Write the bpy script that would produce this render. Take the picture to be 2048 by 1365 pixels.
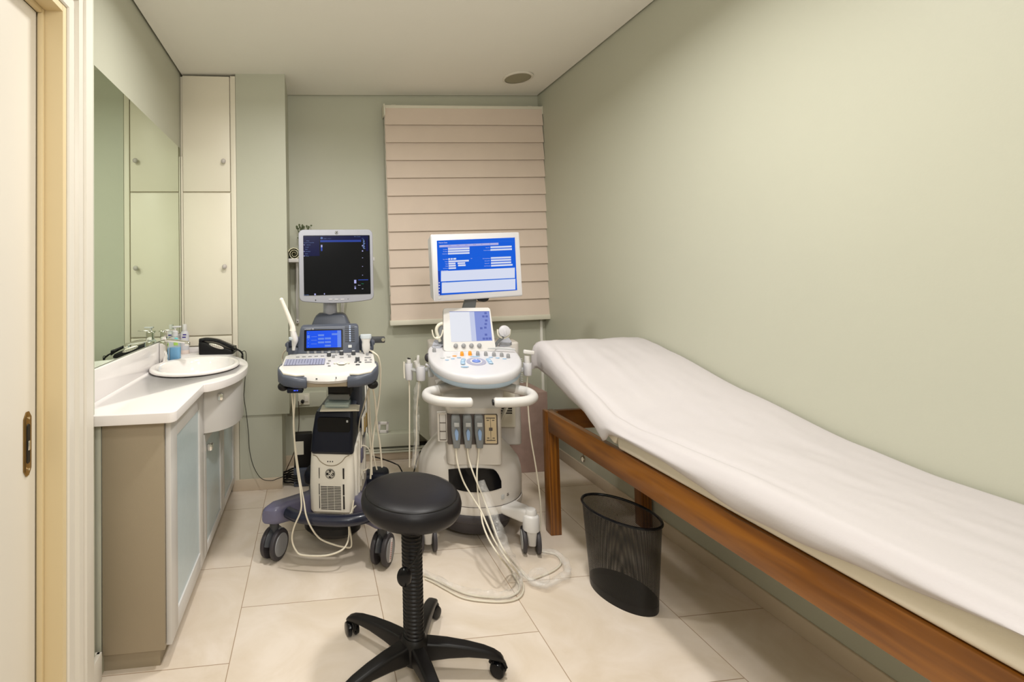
import bpy, bmesh, math, random
from math import pi, sin, cos, radians, sqrt
from mathutils import Vector, Matrix, noise
random.seed(7)
for o in list(bpy.data.objects): bpy.data.objects.remove(o)
S = bpy.context.scene
COL = S.collection

# ------------------------------------------------------------------ camera
F, YAW, PITCH, ROLL, CX, CY = 951.0, .1064, .0312, -.0196, 727.6, 524.2
EYE = Vector((0, 0, 1.4215))
fwd = Vector((sin(YAW)*cos(PITCH), cos(YAW)*cos(PITCH), sin(PITCH)))
rt0 = Vector((cos(YAW), -sin(YAW), 0)); up0 = rt0.cross(fwd)
rgt = rt0*cos(ROLL) + up0*sin(ROLL); upv = -rt0*sin(ROLL) + up0*cos(ROLL)
cd = bpy.data.cameras.new('camera'); cam = bpy.data.objects.new('camera', cd); COL.objects.link(cam)
M = Matrix((rgt, upv, -fwd)).transposed().to_4x4(); M.translation = EYE
cam.matrix_world = M
cd.sensor_fit = 'HORIZONTAL'; cd.sensor_width = 36; cd.lens = F/2048*36
cd.shift_x = (1024-CX)/2048; cd.shift_y = -(682.5-CY)/2048
cd.clip_start = .02; cd.clip_end = 50
S.camera = cam
S.view_settings.view_transform = 'Standard'; S.view_settings.look = 'None'
S.view_settings.gamma = 1; S.view_settings.use_curve_mapping = False
S.view_settings.exposure = -0.14

def ray(px, py): return fwd + rgt*((px-CX)/F) - upv*((py-CY)/F)
def at(px, py, Y):                     # measured point of the photo at a known depth Y
    d = ray(px, py); return EYE + d*((Y-EYE.y)/d.y)
def atz(px, py, z=0):                  # ... on a known height
    d = ray(px, py); return EYE + d*((z-EYE.z)/d.z)

# ------------------------------------------------------------------ world, lamps and fill lights
w = bpy.data.worlds.new('world'); S.world = w; w.use_nodes = True
w.node_tree.nodes['Background'].inputs[0].default_value = (1, .95, .85, 1)
w.node_tree.nodes['Background'].inputs[1].default_value = .0
def lamp(name, loc, size, power, col):
    l = bpy.data.lights.new(name, 'AREA'); l.shape = 'DISK'; l.size = size; l.energy = power; l.color = col; l.spread = radians(158)
    o = bpy.data.objects.new(name, l); COL.objects.link(o); o.location = loc
    return o
WARM = (1, .975, .935)
lamp('ceiling_lamp_and_fill', (.85, 1.62, 2.82), .20, 25, WARM)
lb = lamp('ceiling_lamp_and_fill', (-.12, 2.04, 2.82), .20, 18.5, WARM); lb.data.spread = radians(164)
lamp('ceiling_lamp_and_fill', (.30, .20, 2.82), .30, 13, WARM)  # added fill for the door and bed front, no fixture known here
lo = lamp('rear_fill_light', (.25, -1.02, 2.40), .55, 24, WARM); lo.rotation_euler = (radians(64), 0, 0)  # unseen fill added behind the camera to brighten front-facing surfaces

# ------------------------------------------------------------------ materials
def nodes_of(name):
    m = bpy.data.materials.new(name); m.use_nodes = True
    nt = m.node_tree; return m, nt, nt.nodes['Principled BSDF']
def mat(name, col, rough=.5, metal=0, var=0.04, scale=8, bump=0, bscale=60, coat=0, spec=.5, alpha=1, trans=0, ior=1.45, sss=0):
    m, nt, b = nodes_of(name)
    b.inputs['Roughness'].default_value = rough; b.inputs['Metallic'].default_value = metal
    b.inputs['Coat Weight'].default_value = coat; b.inputs['Specular IOR Level'].default_value = spec
    b.inputs['Alpha'].default_value = alpha; b.inputs['Transmission Weight'].default_value = trans; b.inputs['IOR'].default_value = ior
    tc = nt.nodes.new('ShaderNodeTexCoord')
    n = nt.nodes.new('ShaderNodeTexNoise'); n.inputs['Scale'].default_value = scale; n.inputs['Detail'].default_value = 3
    nt.links.new(tc.outputs['Object'], n.inputs['Vector'])
    r = nt.nodes.new('ShaderNodeMix'); r.data_type = 'RGBA'
    r.inputs[6].default_value = tuple(c*(1-var) for c in col)+(1,)
    r.inputs[7].default_value = tuple(min(1, c*(1+var)) for c in col)+(1,)
    nt.links.new(n.outputs['Fac'], r.inputs[0]); nt.links.new(r.outputs[2], b.inputs['Base Color'])
    if bump:
        n2 = nt.nodes.new('ShaderNodeTexNoise'); n2.inputs['Scale'].default_value = bscale; n2.inputs['Detail'].default_value = 4
        nt.links.new(tc.outputs['Object'], n2.inputs['Vector'])
        bp = nt.nodes.new('ShaderNodeBump'); bp.inputs['Strength'].default_value = bump; bp.inputs['Distance'].default_value = .01
        nt.links.new(n2.outputs['Fac'], bp.inputs['Height']); nt.links.new(bp.outputs[0], b.inputs['Normal'])
    return m
def emit(name, col, s=1.0):
    m, nt, b = nodes_of(name)
    b.inputs['Base Color'].default_value = (.004, .004, .005, 1); b.inputs['Roughness'].default_value = .2; b.inputs['Specular IOR Level'].default_value = .12
    b.inputs['Emission Color'].default_value = col+(1,); b.inputs['Emission Strength'].default_value = s
    return m
def srgb(r, g, b): return tuple(((c/255)/12.92 if c/255 <= .04045 else ((c/255+.055)/1.055)**2.4) for c in (r, g, b))

m_wall = mat('sage_paint', (.535, .535, .435), .42, var=.02, scale=3, bump=.03, bscale=120, spec=.35)
m_wallp = mat('sage_panel', (.50, .52, .42), .5, var=.02)
m_ceil = mat('ceiling_paint', (.93, .90, .83), .7, var=.01)
m_slab = mat('slab_dark', (.12, .11, .07), .9)
m_door = mat('cream_lacquer', (.76, .715, .635), .35, var=.02, scale=2)
m_jamb = mat('yellow_cream_lacquer', (.74, .60, .36), .4, var=.03, scale=2)
m_cup = mat('ivory_laminate', (.82, .76, .63), .4, var=.02, scale=2)
m_white = mat('white_plastic', (.66, .64, .62), .32, var=.02, coat=.1)
m_white2 = mat('cool_white_plastic', (.62, .61, .635), .3, var=.02, coat=.15)
m_ivory = mat('ivory_plastic', (.82, .775, .69), .4, var=.03)
m_grey = mat('grey_plastic', (.21, .22, .225), .42)
m_lgrey = mat('light_grey_plastic', (.50, .51, .51), .4)
m_silver = mat('silver_plastic', (.34, .345, .39), .36, metal=.2)
m_dkg = mat('dark_knob_grey', (.055, .058, .065), .4)
m_mid = mat('mid_grey_plastic', (.27, .27, .28), .4)
m_slate = mat('slate_plastic', (.075, .085, .115), .38)
m_purple = mat('purple_grey_plastic', (.13, .125, .20), .35, coat=.2)
m_navy = mat('navy_rubber', (.012, .015, .035), .28, coat=.2)
m_navyd = mat('dark_navy_plastic', (.008, .010, .020), .4, spec=.25)
m_black = mat('black_plastic', (.008, .007, .007), .42, spec=.35)
m_gloss = mat('black_gloss', (.004, .004, .005), .2, spec=.3)
m_rubber = mat('dark_grey_rubber', (.045, .04, .045), .5)
m_leather = mat('black_vinyl', (.010, .009, .011), .42, bump=.02, bscale=160, spec=.34)
m_chrome = mat('chrome', (.85, .84, .82), .08, metal=1)
m_steel = mat('brushed_steel', (.62, .58, .52), .3, metal=1)
m_brass = mat('antique_brass', (.30, .19, .07), .3, metal=1, var=.3, scale=40)
m_ceram = mat('white_ceramic', (.86, .82, .80), .10, var=.01, coat=.4)
m_key = mat('lavender_keys', (.30, .31, .42), .45)
m_keyg = mat('key_gap', (.09, .09, .14), .6)
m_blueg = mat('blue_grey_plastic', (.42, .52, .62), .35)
m_bluek = mat('pale_blue_key', (.30, .45, .62), .35)
m_orange = mat('orange_key', (.85, .30, .02), .4)
m_lens = mat('probe_lens', (.55, .60, .64), .4)
m_cable = mat('cream_cable', (.72, .66, .54), .42)
m_mirror = mat('mirror_silver', (.72, .80, .68), .01, metal=1, var=0)
m_glassb = mat('frosted_blue_glass', (.52, .62, .66), .28, var=.05, scale=30, bump=.06, bscale=140, coat=.15)
m_taupe = mat('taupe_laminate', (.34, .28, .195), .5, var=.05, scale=3, bump=.05, bscale=300)
m_foam = mat('beige_vinyl', (.82, .75, .62), .5, var=.04, scale=12, bump=.1, bscale=60)
m_paper = mat('white_paper_sheet', (.56, .525, .525), .75, var=.015, scale=4, bump=.05, bscale=220)
m_papr = mat('paper', (.78, .74, .62), .8)
m_blue_liquid = mat('blue_soap', (.004, .32, .72), .15)
m_clear = mat('clear_plastic', (.70, .90, .90), .08, alpha=.28)
m_cyan = mat('cyan_label', (.10, .60, .62), .4)
m_greenl = mat('green_dot', (.45, .72, .15), .4)
m_indigo = mat('indigo_print', (.04, .02, .25), .4)
m_pink = mat('mottled_pink_surface', (.42, .29, .25), .8, var=.22, scale=16)
m_leaf = mat('grey_green_leaf', (.09, .11, .05), .7, var=.3, scale=30)
m_brown = mat('dark_brown_cord', (.05, .02, .008), .6)
m_ochre = mat('gilt_metal', (.45, .30, .06), .35, metal=.8)
m_pinkw = mat('sticker_white', (.80, .74, .74), .6)
m_red = mat('red_print', (.55, .10, .08), .6)
e_led = emit('led_blue', (.05, .10, 1), 1.6)
e_ledw = emit('led_white', (.55, .68, 1), 2.5)
e_blk = emit('screen_dark', (.003, .0035, .0035), 1)
e_dkblue = emit('screen_darkblue', (.003, .005, .05), 1)
e_scrb = emit('screen_blue', srgb(5, 95, 225), 1)
e_scrb2 = emit('touch_blue', srgb(25, 90, 250), .95)
e_scrl = emit('touch_light', srgb(110, 150, 250), .9)
e_scrw = emit('screen_white', srgb(222, 228, 248), 1)
e_scrt = emit('screen_text', srgb(150, 185, 255), .8)
e_scrv = emit('screen_violet', srgb(190, 190, 245), .9)
e_peri = emit('touch_periwinkle', srgb(150, 165, 235), .85)
e_per2 = emit('touch_key', srgb(105, 120, 200), .85)
e_green = emit('screen_green', srgb(40, 200, 140), .8)

def film(name, op=.28, tint=(.95, .93, .90)):
    m, nt, b = nodes_of(name)
    out = nt.nodes['Material Output']
    b.inputs['Base Color'].default_value = tint+(1,); b.inputs['Roughness'].default_value = .14
    tr = nt.nodes.new('ShaderNodeBsdfTransparent'); mx = nt.nodes.new('ShaderNodeMixShader')
    n = nt.nodes.new('ShaderNodeTexNoise'); n.inputs['Scale'].default_value = 22; n.inputs['Detail'].default_value = 3
    tc = nt.nodes.new('ShaderNodeTexCoord'); nt.links.new(tc.outputs['Object'], n.inputs['Vector'])
    mr = nt.nodes.new('ShaderNodeMapRange'); mr.inputs[1].default_value = .35; mr.inputs[2].default_value = .75
    mr.inputs[3].default_value = op*.4; mr.inputs[4].default_value = min(1, op*2.4)
    nt.links.new(n.outputs['Fac'], mr.inputs[0]); nt.links.new(mr.outputs[0], mx.inputs[0])
    nt.links.new(tr.outputs[0], mx.inputs[1]); nt.links.new(b.outputs[0], mx.inputs[2]); nt.links.new(mx.outputs[0], out.inputs[0])
    bp = nt.nodes.new('ShaderNodeBump'); bp.inputs['Strength'].default_value = .9; bp.inputs['Distance'].default_value = .01
    nt.links.new(n.outputs['Fac'], bp.inputs['Height']); nt.links.new(bp.outputs[0], b.inputs['Normal'])
    return m
m_film = film('clear_film', .14)
m_film2 = film('clear_film_thin', .08)

def wiremesh():
    m, nt, b = nodes_of('black_wire_mesh'); out = nt.nodes['Material Output']
    b.inputs['Base Color'].default_value = (.012, .011, .010, 1); b.inputs['Roughness'].default_value = .38; b.inputs['Metallic'].default_value = .3
    uv = nt.nodes.new('ShaderNodeUVMap')
    sx = nt.nodes.new('ShaderNodeSeparateXYZ'); nt.links.new(uv.outputs[0], sx.inputs[0])
    def mth(op, a, bb=None):
        n = nt.nodes.new('ShaderNodeMath'); n.operation = op
        for i, v in enumerate((a, bb)):
            if v is None: continue
            if isinstance(v, (int, float)): n.inputs[i].default_value = v
            else: nt.links.new(v, n.inputs[i])
        return n.outputs[0]
    a = mth('ABSOLUTE', mth('SINE', mth('ADD', sx.outputs[0], sx.outputs[1])))
    c = mth('ABSOLUTE', mth('SINE', mth('SUBTRACT', sx.outputs[0], sx.outputs[1])))
    hole = mth('GREATER_THAN', mth('MULTIPLY', a, c), .52)
    tr = nt.nodes.new('ShaderNodeBsdfTransparent'); mx = nt.nodes.new('ShaderNodeMixShader')
    nt.links.new(hole, mx.inputs[0]); nt.links.new(b.outputs[0], mx.inputs[1]); nt.links.new(tr.outputs[0], mx.inputs[2])
    nt.links.new(mx.outputs[0], out.inputs[0])
    return m
m_mesh = wiremesh()

def wood(axis):
    m, nt, b = nodes_of('stained_pine_'+'xyz'[axis]); b.inputs['Roughness'].default_value = .38; b.inputs['Coat Weight'].default_value = .2
    tc = nt.nodes.new('ShaderNodeTexCoord'); mp = nt.nodes.new('ShaderNodeMapping')
    sc = [14, 14, 14]; sc[axis] = 1.3; mp.inputs['Scale'].default_value = sc
    nt.links.new(tc.outputs['Object'], mp.inputs['Vector'])
    n = nt.nodes.new('ShaderNodeTexNoise'); n.inputs['Scale'].default_value = 1.6; n.inputs['Detail'].default_value = 7; n.inputs['Distortion'].default_value = .7
    nt.links.new(mp.outputs[0], n.inputs['Vector'])
    wv = nt.nodes.new('ShaderNodeTexWave'); wv.inputs['Scale'].default_value = 1.1; wv.inputs['Distortion'].default_value = 6; wv.inputs['Detail'].default_value = 3
    nt.links.new(mp.outputs[0], wv.inputs['Vector'])
    ad = nt.nodes.new('ShaderNodeMix'); ad.data_type = 'FLOAT'; ad.inputs[0].default_value = .35
    nt.links.new(n.outputs['Fac'], ad.inputs[2]); nt.links.new(wv.outputs['Fac'], ad.inputs[3])
    r = nt.nodes.new('ShaderNodeValToRGB'); e = r.color_ramp.elements
    e[0].position = .2; e[0].color = (.12, .036, .0025, 1); e[1].position = .8; e[1].color = (.33, .118, .008, 1)
    k = r.color_ramp.elements.new(.5); k.color = (.20, .066, .005, 1)
    nt.links.new(ad.outputs[0], r.inputs[0]); nt.links.new(r.outputs[0], b.inputs['Base Color'])
    return m
m_woodx, m_woody, m_woodz = wood(0), wood(1), wood(2)

def tiles():
    m, nt, b = nodes_of('cream_floor_tiles'); b.inputs['Roughness'].default_value = .22; b.inputs['Specular IOR Level'].default_value = .45
    geo = nt.nodes.new('ShaderNodeNewGeometry'); s = nt.nodes.new('ShaderNodeSeparateXYZ'); nt.links.new(geo.outputs['Position'], s.inputs[0])
    def mth(op, a, bb=None, c=None):
        n = nt.nodes.new('ShaderNodeMath'); n.operation = op
        for i, v in enumerate((a, bb, c)):
            if v is None: continue
            if isinstance(v, (int, float)): n.inputs[i].default_value = v
            else: nt.links.new(v, n.inputs[i])
        return n.outputs[0]
    u = mth('DIVIDE', mth('ADD', s.outputs[0], .3322+6.0), .6)
    col = mth('FLOOR', u); odd = mth('MODULO', col, 2.0)
    v = mth('ADD', mth('DIVIDE', mth('ADD', s.outputs[1], -1.8512+6.0), .6), mth('MULTIPLY', odd, -.5))
    v2 = mth('ADD', mth('DIVIDE', mth('ADD', s.outputs[1], -1.8512+6.0), .6), mth('MULTIPLY', mth('SUBTRACT', 1.0, odd), .5))
    fu = mth('FRACT', u); fv = mth('FRACT', v2)
    g = .0028
    du = mth('MINIMUM', fu, mth('SUBTRACT', 1.0, fu)); dv = mth('MINIMUM', fv, mth('SUBTRACT', 1.0, fv))
    line = mth('LESS_THAN', mth('MINIMUM', du, dv), g)
    cell = nt.nodes.new('ShaderNodeCombineXYZ'); nt.links.new(col, cell.inputs[0]); nt.links.new(mth('FLOOR', v2), cell.inputs[1])
    off = nt.nodes.new('ShaderNodeVectorMath'); off.operation = 'MULTIPLY_ADD'; nt.links.new(cell.outputs[0], off.inputs[0]); off.inputs[1].default_value = (3.7, 5.1, 0); nt.links.new(geo.outputs['Position'], off.inputs[2])
    n = nt.nodes.new('ShaderNodeTexNoise'); n.inputs['Scale'].default_value = 2.6; n.inputs['Detail'].default_value = 6; n.inputs['Roughness'].default_value = .6; n.inputs['Distortion'].default_value = 1.5
    nt.links.new(off.outputs[0], n.inputs['Vector'])
    r = nt.nodes.new('ShaderNodeValToRGB'); e = r.color_ramp.elements
    e[0].position = .35; e[0].color = (.70, .595, .475, 1); e[1].position = .68; e[1].color = (.79, .695, .60, 1)
    nt.links.new(n.outputs['Fac'], r.inputs[0])
    mx = nt.nodes.new('ShaderNodeMix'); mx.data_type = 'RGBA'; nt.links.new(line, mx.inputs[0]); nt.links.new(r.outputs[0], mx.inputs[6]); mx.inputs[7].default_value = (.40, .29, .20, 1)
    nt.links.new(mx.outputs[2], b.inputs['Base Color'])
    return m
m_tile = tiles()
m_tileb = mat('tile_skirting', (.66, .55, .42), .3, var=.08, scale=5)
m_marble = mat('white_engineered_marble', (.84, .80, .79), .14, var=.03, scale=7, coat=.2)
def blindmat():
    m = mat('pinkish_beige_blind_fabric', (.77, .64, .545), .8, var=.04, scale=5, bump=.15, bscale=400); return m
m_blind = blindmat()

# ------------------------------------------------------------------ mesh helpers
class B:
    def __init__(s): s.bm = bmesh.new(); s.uv = None
    def add(s, bm):
        me = bpy.data.meshes.new('t'); bm.to_mesh(me); s.bm.from_mesh(me); bm.free(); bpy.data.meshes.remove(me); return s
    def box(s, c, size, bev=0, seg=2, rot=None):
        bm = bmesh.new(); bmesh.ops.create_cube(bm, size=1)
        bmesh.ops.scale(bm, vec=size, verts=bm.verts)
        if bev: bmesh.ops.bevel(bm, geom=list(bm.edges), offset=bev, segments=seg, profile=.5, affect='EDGES', clamp_overlap=True)
        if rot is not None: bmesh.ops.rotate(bm, matrix=rot, verts=bm.verts)
        bmesh.ops.translate(bm, vec=c, verts=bm.verts); return s.add(bm)
    def bb(s, x0, x1, y0, y1, z0, z1, bev=0, seg=2):
        return s.box(((x0+x1)/2, (y0+y1)/2, (z0+z1)/2), (abs(x1-x0), abs(y1-y0), abs(z1-z0)), bev, seg)
    def loft(s, rings, cap=True, closed=True):
        bm = bmesh.new(); vs = [[bm.verts.new(p) for p in r] for r in rings]; n = len(vs[0])
        for a, b in zip(vs, vs[1:]):
            for i in range(n if closed else n-1):
                j = (i+1) % n
                try: bm.faces.new((a[i], a[j], b[j], b[i]))
                except ValueError: pass
        if cap and closed:
            bm.faces.new(list(reversed(vs[0]))); bm.faces.new(vs[-1])
        bmesh.ops.remove_doubles(bm, verts=bm.verts, dist=1e-6)
        if cap and closed: bmesh.ops.recalc_face_normals(bm, faces=bm.faces)
        return s.add(bm)
    def prism(s, poly, a0, a1, axis='z', bev=0, seg=2):
        def P(p, h): return {'z': (p[0], p[1], h), 'x': (h, p[0], p[1]), 'y': (p[0], h, p[1])}[axis]
        bm = bmesh.new(); lo = [bm.verts.new(P(p, a0)) for p in poly]; hi = [bm.verts.new(P(p, a1)) for p in poly]; n = len(poly)
        for i in range(n): bm.faces.new((lo[i], lo[(i+1) % n], hi[(i+1) % n], hi[i]))
        bm.faces.new(list(reversed(lo))); bm.faces.new(hi)
        bmesh.ops.recalc_face_normals(bm, faces=bm.faces)
        if bev:
            es = [e for e in bm.edges if e.calc_face_angle(0) > .5]
            bmesh.ops.bevel(bm, geom=es, offset=bev, segments=seg, profile=.5, affect='EDGES', clamp_overlap=True)
        return s.add(bm)
    def lathe(s, prof, c=(0, 0, 0), n=32, sx=1, sy=1, rot=None, cap=True):
        rings = []
        for r, z in prof:
            ring = []
            for i in range(n):
                a = 2*pi*i/n; v = Vector((r*sx*cos(a), r*sy*sin(a), z))
                if rot is not None: v = rot @ v
                ring.append(v+Vector(c))
            rings.append(ring)
        return s.loft(rings, cap)
    def cyl(s, p0, p1, r0, r1=None, n=20, bev=0):
        p0, p1 = Vector(p0), Vector(p1); d = p1-p0; L = d.length; q = d.to_track_quat('Z', 'Y').to_matrix(); r1 = r0 if r1 is None else r1
        if bev: pr = [(r0-bev, 0), (r0-bev*.3, bev*.3), (r0, bev), (r1, L-bev), (r1-bev*.3, L-bev*.3), (r1-bev, L)]
        else: pr = [(r0, 0), (r1, L)]
        return s.lathe(pr, p0, n, rot=q)
    def tube(s, pts, r, n=8, smooth=6, flat=None, wob=0, cap=True):
        P = cr(pts, smooth) if smooth else [Vector(p) for p in pts]
        rings = []; t0 = (P[1]-P[0]).normalized(); ref = Vector((0, 0, 1)) if abs(t0.z) < .9 else Vector((1, 0, 0))
        nrm = t0.cross(ref).normalized()
        for i, p in enumerate(P):
            t = (P[min(i+1, len(P)-1)]-P[max(i-1, 0)]).normalized()
            nrm = (nrm-t*nrm.dot(t)).normalized(); bn = t.cross(nrm)
            k = i/(len(P)-1)
            rr = r(k) if callable(r) else r
            ring = []
            for j in range(n):
                a = 2*pi*j/n; f = 1
                if wob: f = 1+wob*noise.noise(Vector((p.x*25+cos(a)*1.3, p.y*25+sin(a)*1.3, p.z*25+j)))
                q = p+(nrm*cos(a)+bn*sin(a)*(flat or 1))*rr*f
                ring.append(q)
            rings.append(ring)
        return s.loft(rings, cap)
    def sphere(s, c, r, n=16, m=10, sc=(1, 1, 1)):
        bm = bmesh.new(); bmesh.ops.create_uvsphere(bm, u_segments=n, v_segments=m, radius=r)
        bmesh.ops.scale(bm, vec=sc, verts=bm.verts); bmesh.ops.translate(bm, vec=c, verts=bm.verts); return s.add(bm)
    def quad(s, a, b, c, d):
        vs = [s.bm.verts.new(p) for p in (a, b, c, d)]; s.bm.faces.new(vs); return s
    def xf(s, M):
        bmesh.ops.transform(s.bm, matrix=M, verts=s.bm.verts); return s
    def out(s, name, m, parent=None, ang=35, label=None):
        bm = s.bm; a = radians(ang)
        for f in bm.faces: f.smooth = True
        for e in bm.edges:
            if len(e.link_faces) == 2 and e.calc_face_angle(0) > a: e.smooth = False
        me = bpy.data.meshes.new(name); bm.to_mesh(me); bm.free(); me.materials.append(m)
        o = bpy.data.objects.new(name, me); COL.objects.link(o)
        if parent: o.parent = parent
        if label: o['label'] = label
        return o
def cr(pts, k=6):
    P = [Vector(p) for p in pts]; out = []
    for i in range(len(P)-1):
        a, b, c, d = P[max(i-1, 0)], P[i], P[i+1], P[min(i+2, len(P)-1)]
        for j in range(k):
            t = j/k
            out.append(.5*((2*b)+(c-a)*t+(2*a-5*b+4*c-d)*t*t+(3*b-a-3*c+d)*t**3))
    out.append(P[-1]); return out
def rrect(w, h, r, n=5, cx=0, cy=0):
    o = []
    for sx, sy, a0 in ((1, 1, 0), (-1, 1, 90), (-1, -1, 180), (1, -1, 270)):
        for i in range(n+1):
            a = radians(a0+90*i/n); o.append((cx+sx*(w/2-r)+r*cos(a), cy+sy*(h/2-r)+r*sin(a)))
    return o
def tag(o, label, cat, group=None, kind=None):
    o['label'] = label; o['category'] = cat
    if group: o['group'] = group
    if kind: o['kind'] = kind
    return o
def thing(name, label, cat, loc=(0, 0, 0), rz=0, group=None):
    o = bpy.data.objects.new(name, None); COL.objects.link(o); o.location = loc; o.rotation_euler = (0, 0, rz); o.empty_display_size = .1
    return tag(o, label, cat, group)
def struct(b, name, m, ang=35, parent=None):
    o = b.out(name, m, parent, ang)
    if not parent: o['kind'] = 'structure'
    return o
def text_mesh(s, size):
    cu = bpy.data.curves.new('t', 'FONT'); cu.body = s; cu.size = size; cu.resolution_u = 2
    o = bpy.data.objects.new('t', cu); COL.objects.link(o)
    bpy.context.view_layer.update()
    me = bpy.data.meshes.new_from_object(o.evaluated_get(bpy.context.evaluated_depsgraph_get()))
    bpy.data.objects.remove(o); bm = bmesh.new(); bm.from_mesh(me); bpy.data.meshes.remove(me); return bm
class Frame:                                            # measuring frame of a machine: local x right, y back, z up
    def __init__(s, o, th):
        s.o = Vector((o[0], o[1], 0)); s.ex = Vector((cos(th), sin(th), 0)); s.ey = Vector((-sin(th), cos(th), 0))
    def y(s, px, py, ly):
        d = ray(px, py); P0 = s.o+s.ey*ly; p = EYE+d*((P0-EYE).dot(s.ey)/d.dot(s.ey)); q = p-s.o
        return Vector((q.dot(s.ex), q.dot(s.ey), p.z))
    def pl(s, px, py, z0, y0, k):                       # plane z = z0 + k*(y-y0)
        d = ray(px, py); n = Vector((0, 0, 1))-s.ey*k; P0 = s.o+s.ey*y0+Vector((0, 0, z0))
        p = EYE+d*((P0-EYE).dot(n)/d.dot(n)); q = p-s.o
        return Vector((q.dot(s.ex), q.dot(s.ey), p.z))
    def z(s, px, py, z): return s.pl(px, py, z, 0, 0)

# ================================================================== SETTING
RX, LX, BY = 1.862, -.885, 3.70
struct(B().bb(-1.1, 2.0, -1.3, 3.85, -.06, 0), 'floor', m_tile)
struct(B().bb(-1.1, 2.0, BY, BY+.1, 0, 2.95), 'wall_back', m_wall)
struct(B().bb(RX, RX+.1, -1.2, BY, 0, 2.95), 'wall_right', m_wall)
struct(B().bb(LX-.12, LX, 1.82, BY, 0, 2.95), 'wall_left', m_wall)
struct(B().bb(-1.1, 2.0, -1.3, -1.2, 0, 2.95), 'wall_rear', m_wall)
# entrance wall with the doorway
b = B(); b.bb(LX-.12, -.79, 1.575, 1.82, 0, 2.95); b.bb(LX-.12, -.79, -1.2, .66, 0, 2.95); b.bb(LX-.12, -.79, .66, 1.575, 2.29, 2.95)
struct(b, 'wall_left_entrance', m_wall)
# the pillar beside the tall cupboard, stepping in towards the floor
b = B(); b.bb(-.512, -.176, 3.305, BY, .50, 2.9); b.bb(-.512, -.228, 3.315, BY, 0, .50)
struct(b, 'wall_column', m_wall)
# suspended ceiling panel with a shadow gap all round
def zc(x): return 2.846+.019*x
b = B(); x0, x1, y0, y1 = LX+.012, RX-.014, -1.19, BY-.014
pr = []
for (x, y) in ((x0, y0), (x1, y0), (x1, y1), (x0, y1)): pr.append((x, y))
b.loft([[(x, y, zc(x)) for x, y in pr], [(x, y, zc(x)+.03) for x, y in pr]])
struct(b, 'ceiling', m_ceil)
struct(B().bb(-1.1, 2.0, -1.3, 3.85, 2.95, 3.0), 'ceiling_slab', m_slab)
# skirting of floor tile
def skirt(name, x0, x1, y0, y1, h=.075):
    struct(B().bb(x0, x1, y0, y1, 0, h, .002), name, m_tileb)
skirt('baseboard_right', RX-.012, RX, -1.2, BY)
skirt('baseboard_back', -.228, RX-.012, BY-.012, BY)
skirt('baseboard_column', -.56, -.228, 3.303, 3.315)
struct(B().bb(LX+.01, -.775, 1.82, 1.835, 0, .10, .003).bb(-.79, -.772, 1.76, 1.835, 0, .10, .003), 'baseboard_left', m_door)
# door leaf (sliding), jamb, casing
dl = B().bb(-.885, -.842, .60, 1.548, .005, 2.262).out('door_1', m_door); dl['kind'] = 'structure'
b = B()
hx = -.842
hz, hy = 0.952, 1.505
b.prism([(hy-.018, hz-.075), (hy-.006, hz-.093), (hy+.006, hz-.093), (hy+.018, hz-.075), (hy+.018, hz+.075), (hy+.006, hz+.093), (hy-.006, hz+.093), (hy-.018, hz+.075)], hx, hx+.004, 'x', .001)
pull = b.out('door_pull', m_brass, dl)
b = B(); b.loft([[(hx+.0045, y, z) for y, z in rrect(.016, .115, .0075, 5, hy, hz)], [(hx+.006, y, z) for y, z in rrect(.014, .113, .0065, 5, hy, hz)]])
b.out('pull_recess', m_black, pull)
B().box((hx+.007, hy, hz-.005), (.004, .008, .028), .002).cyl((hx+.003, hy, hz-.074), (hx+.0075, hy, hz-.074), .0035).cyl((hx+.003, hy, hz+.074), (hx+.0075, hy, hz+.074), .0035).out('pull_latch', m_chrome, pull)
b = B(); b.bb(-.86, -.772, 1.565, 1.586, 0, 2.30); b.bb(-.84, -.824, 1.55, 1.565, 0, 2.278, .003)
b.bb(-.86, -.772, .62, .66, 0, 2.30); b.bb(-.86, -.7725, .66, 1.565, 2.278, 2.2995); b.bb(-.8405, -.8245, .66, 1.55, 2.262, 2.278, .003)
struct(b, 'trim_1', m_jamb)
# casing profile swept up the opening and mitred across the top
b = B(); cpf = [(0, -.789), (0, -.769), (.004, -.765), (.030, -.765), (.035, -.774), (.056, -.774), (.061, -.762), (.083, -.760), (.089, -.775), (.112, -.775), (.118, -.765), (.168, -.765), (.172, -.769), (.172, -.789)]
b.loft([[(x, 1.587+d, 0) for d, x in cpf], [(x, 1.587+d, 2.301+d) for d, x in cpf], [(x, .618-d, 2.301+d) for d, x in cpf], [(x, .618-d, 0) for d, x in cpf]])
struct(b, 'trim_2', m_door)

# wall trunking and ducts at the back wall
b = B(); b.bb(.26, .788, 3.615, BY, .125, .222, .004); b.bb(.26, .865, 3.63, BY, .095, .106, .002); b.bb(.26, .865, 3.635, BY, .072, .088, .002)
tr = b.out('cable_trunking', m_wall); B().bb(.262, .862, 3.665, BY-.001, .070, .124).out('painted_gap_shade', m_black, tr); tag(tr, 'sage painted cable trunking running low along the back wall', 'trunking')  # black strip added behind the rails to deepen the shade in the gaps
b = B(); b.loft([[(.79, 3.62, .21), (.875, 3.62, .135), (.875, BY, .135), (.79, BY, .21)], [(.79, 3.62, .78), (.875, 3.62, .78), (.875, BY, .78), (.79, BY, .78)]])
tag(b.out('vertical_duct', m_wall), 'sage painted vertical duct dropping to the trunking behind the right ultrasound machine', 'duct')
b = B(); b.bb(.33, .352, 3.64, BY, .10, .82, .003); b.bb(.362, .39, 3.65, BY, .10, .82, .003); b.bb(.398, .41, 3.67, BY, .10, .82, .003)
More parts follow.
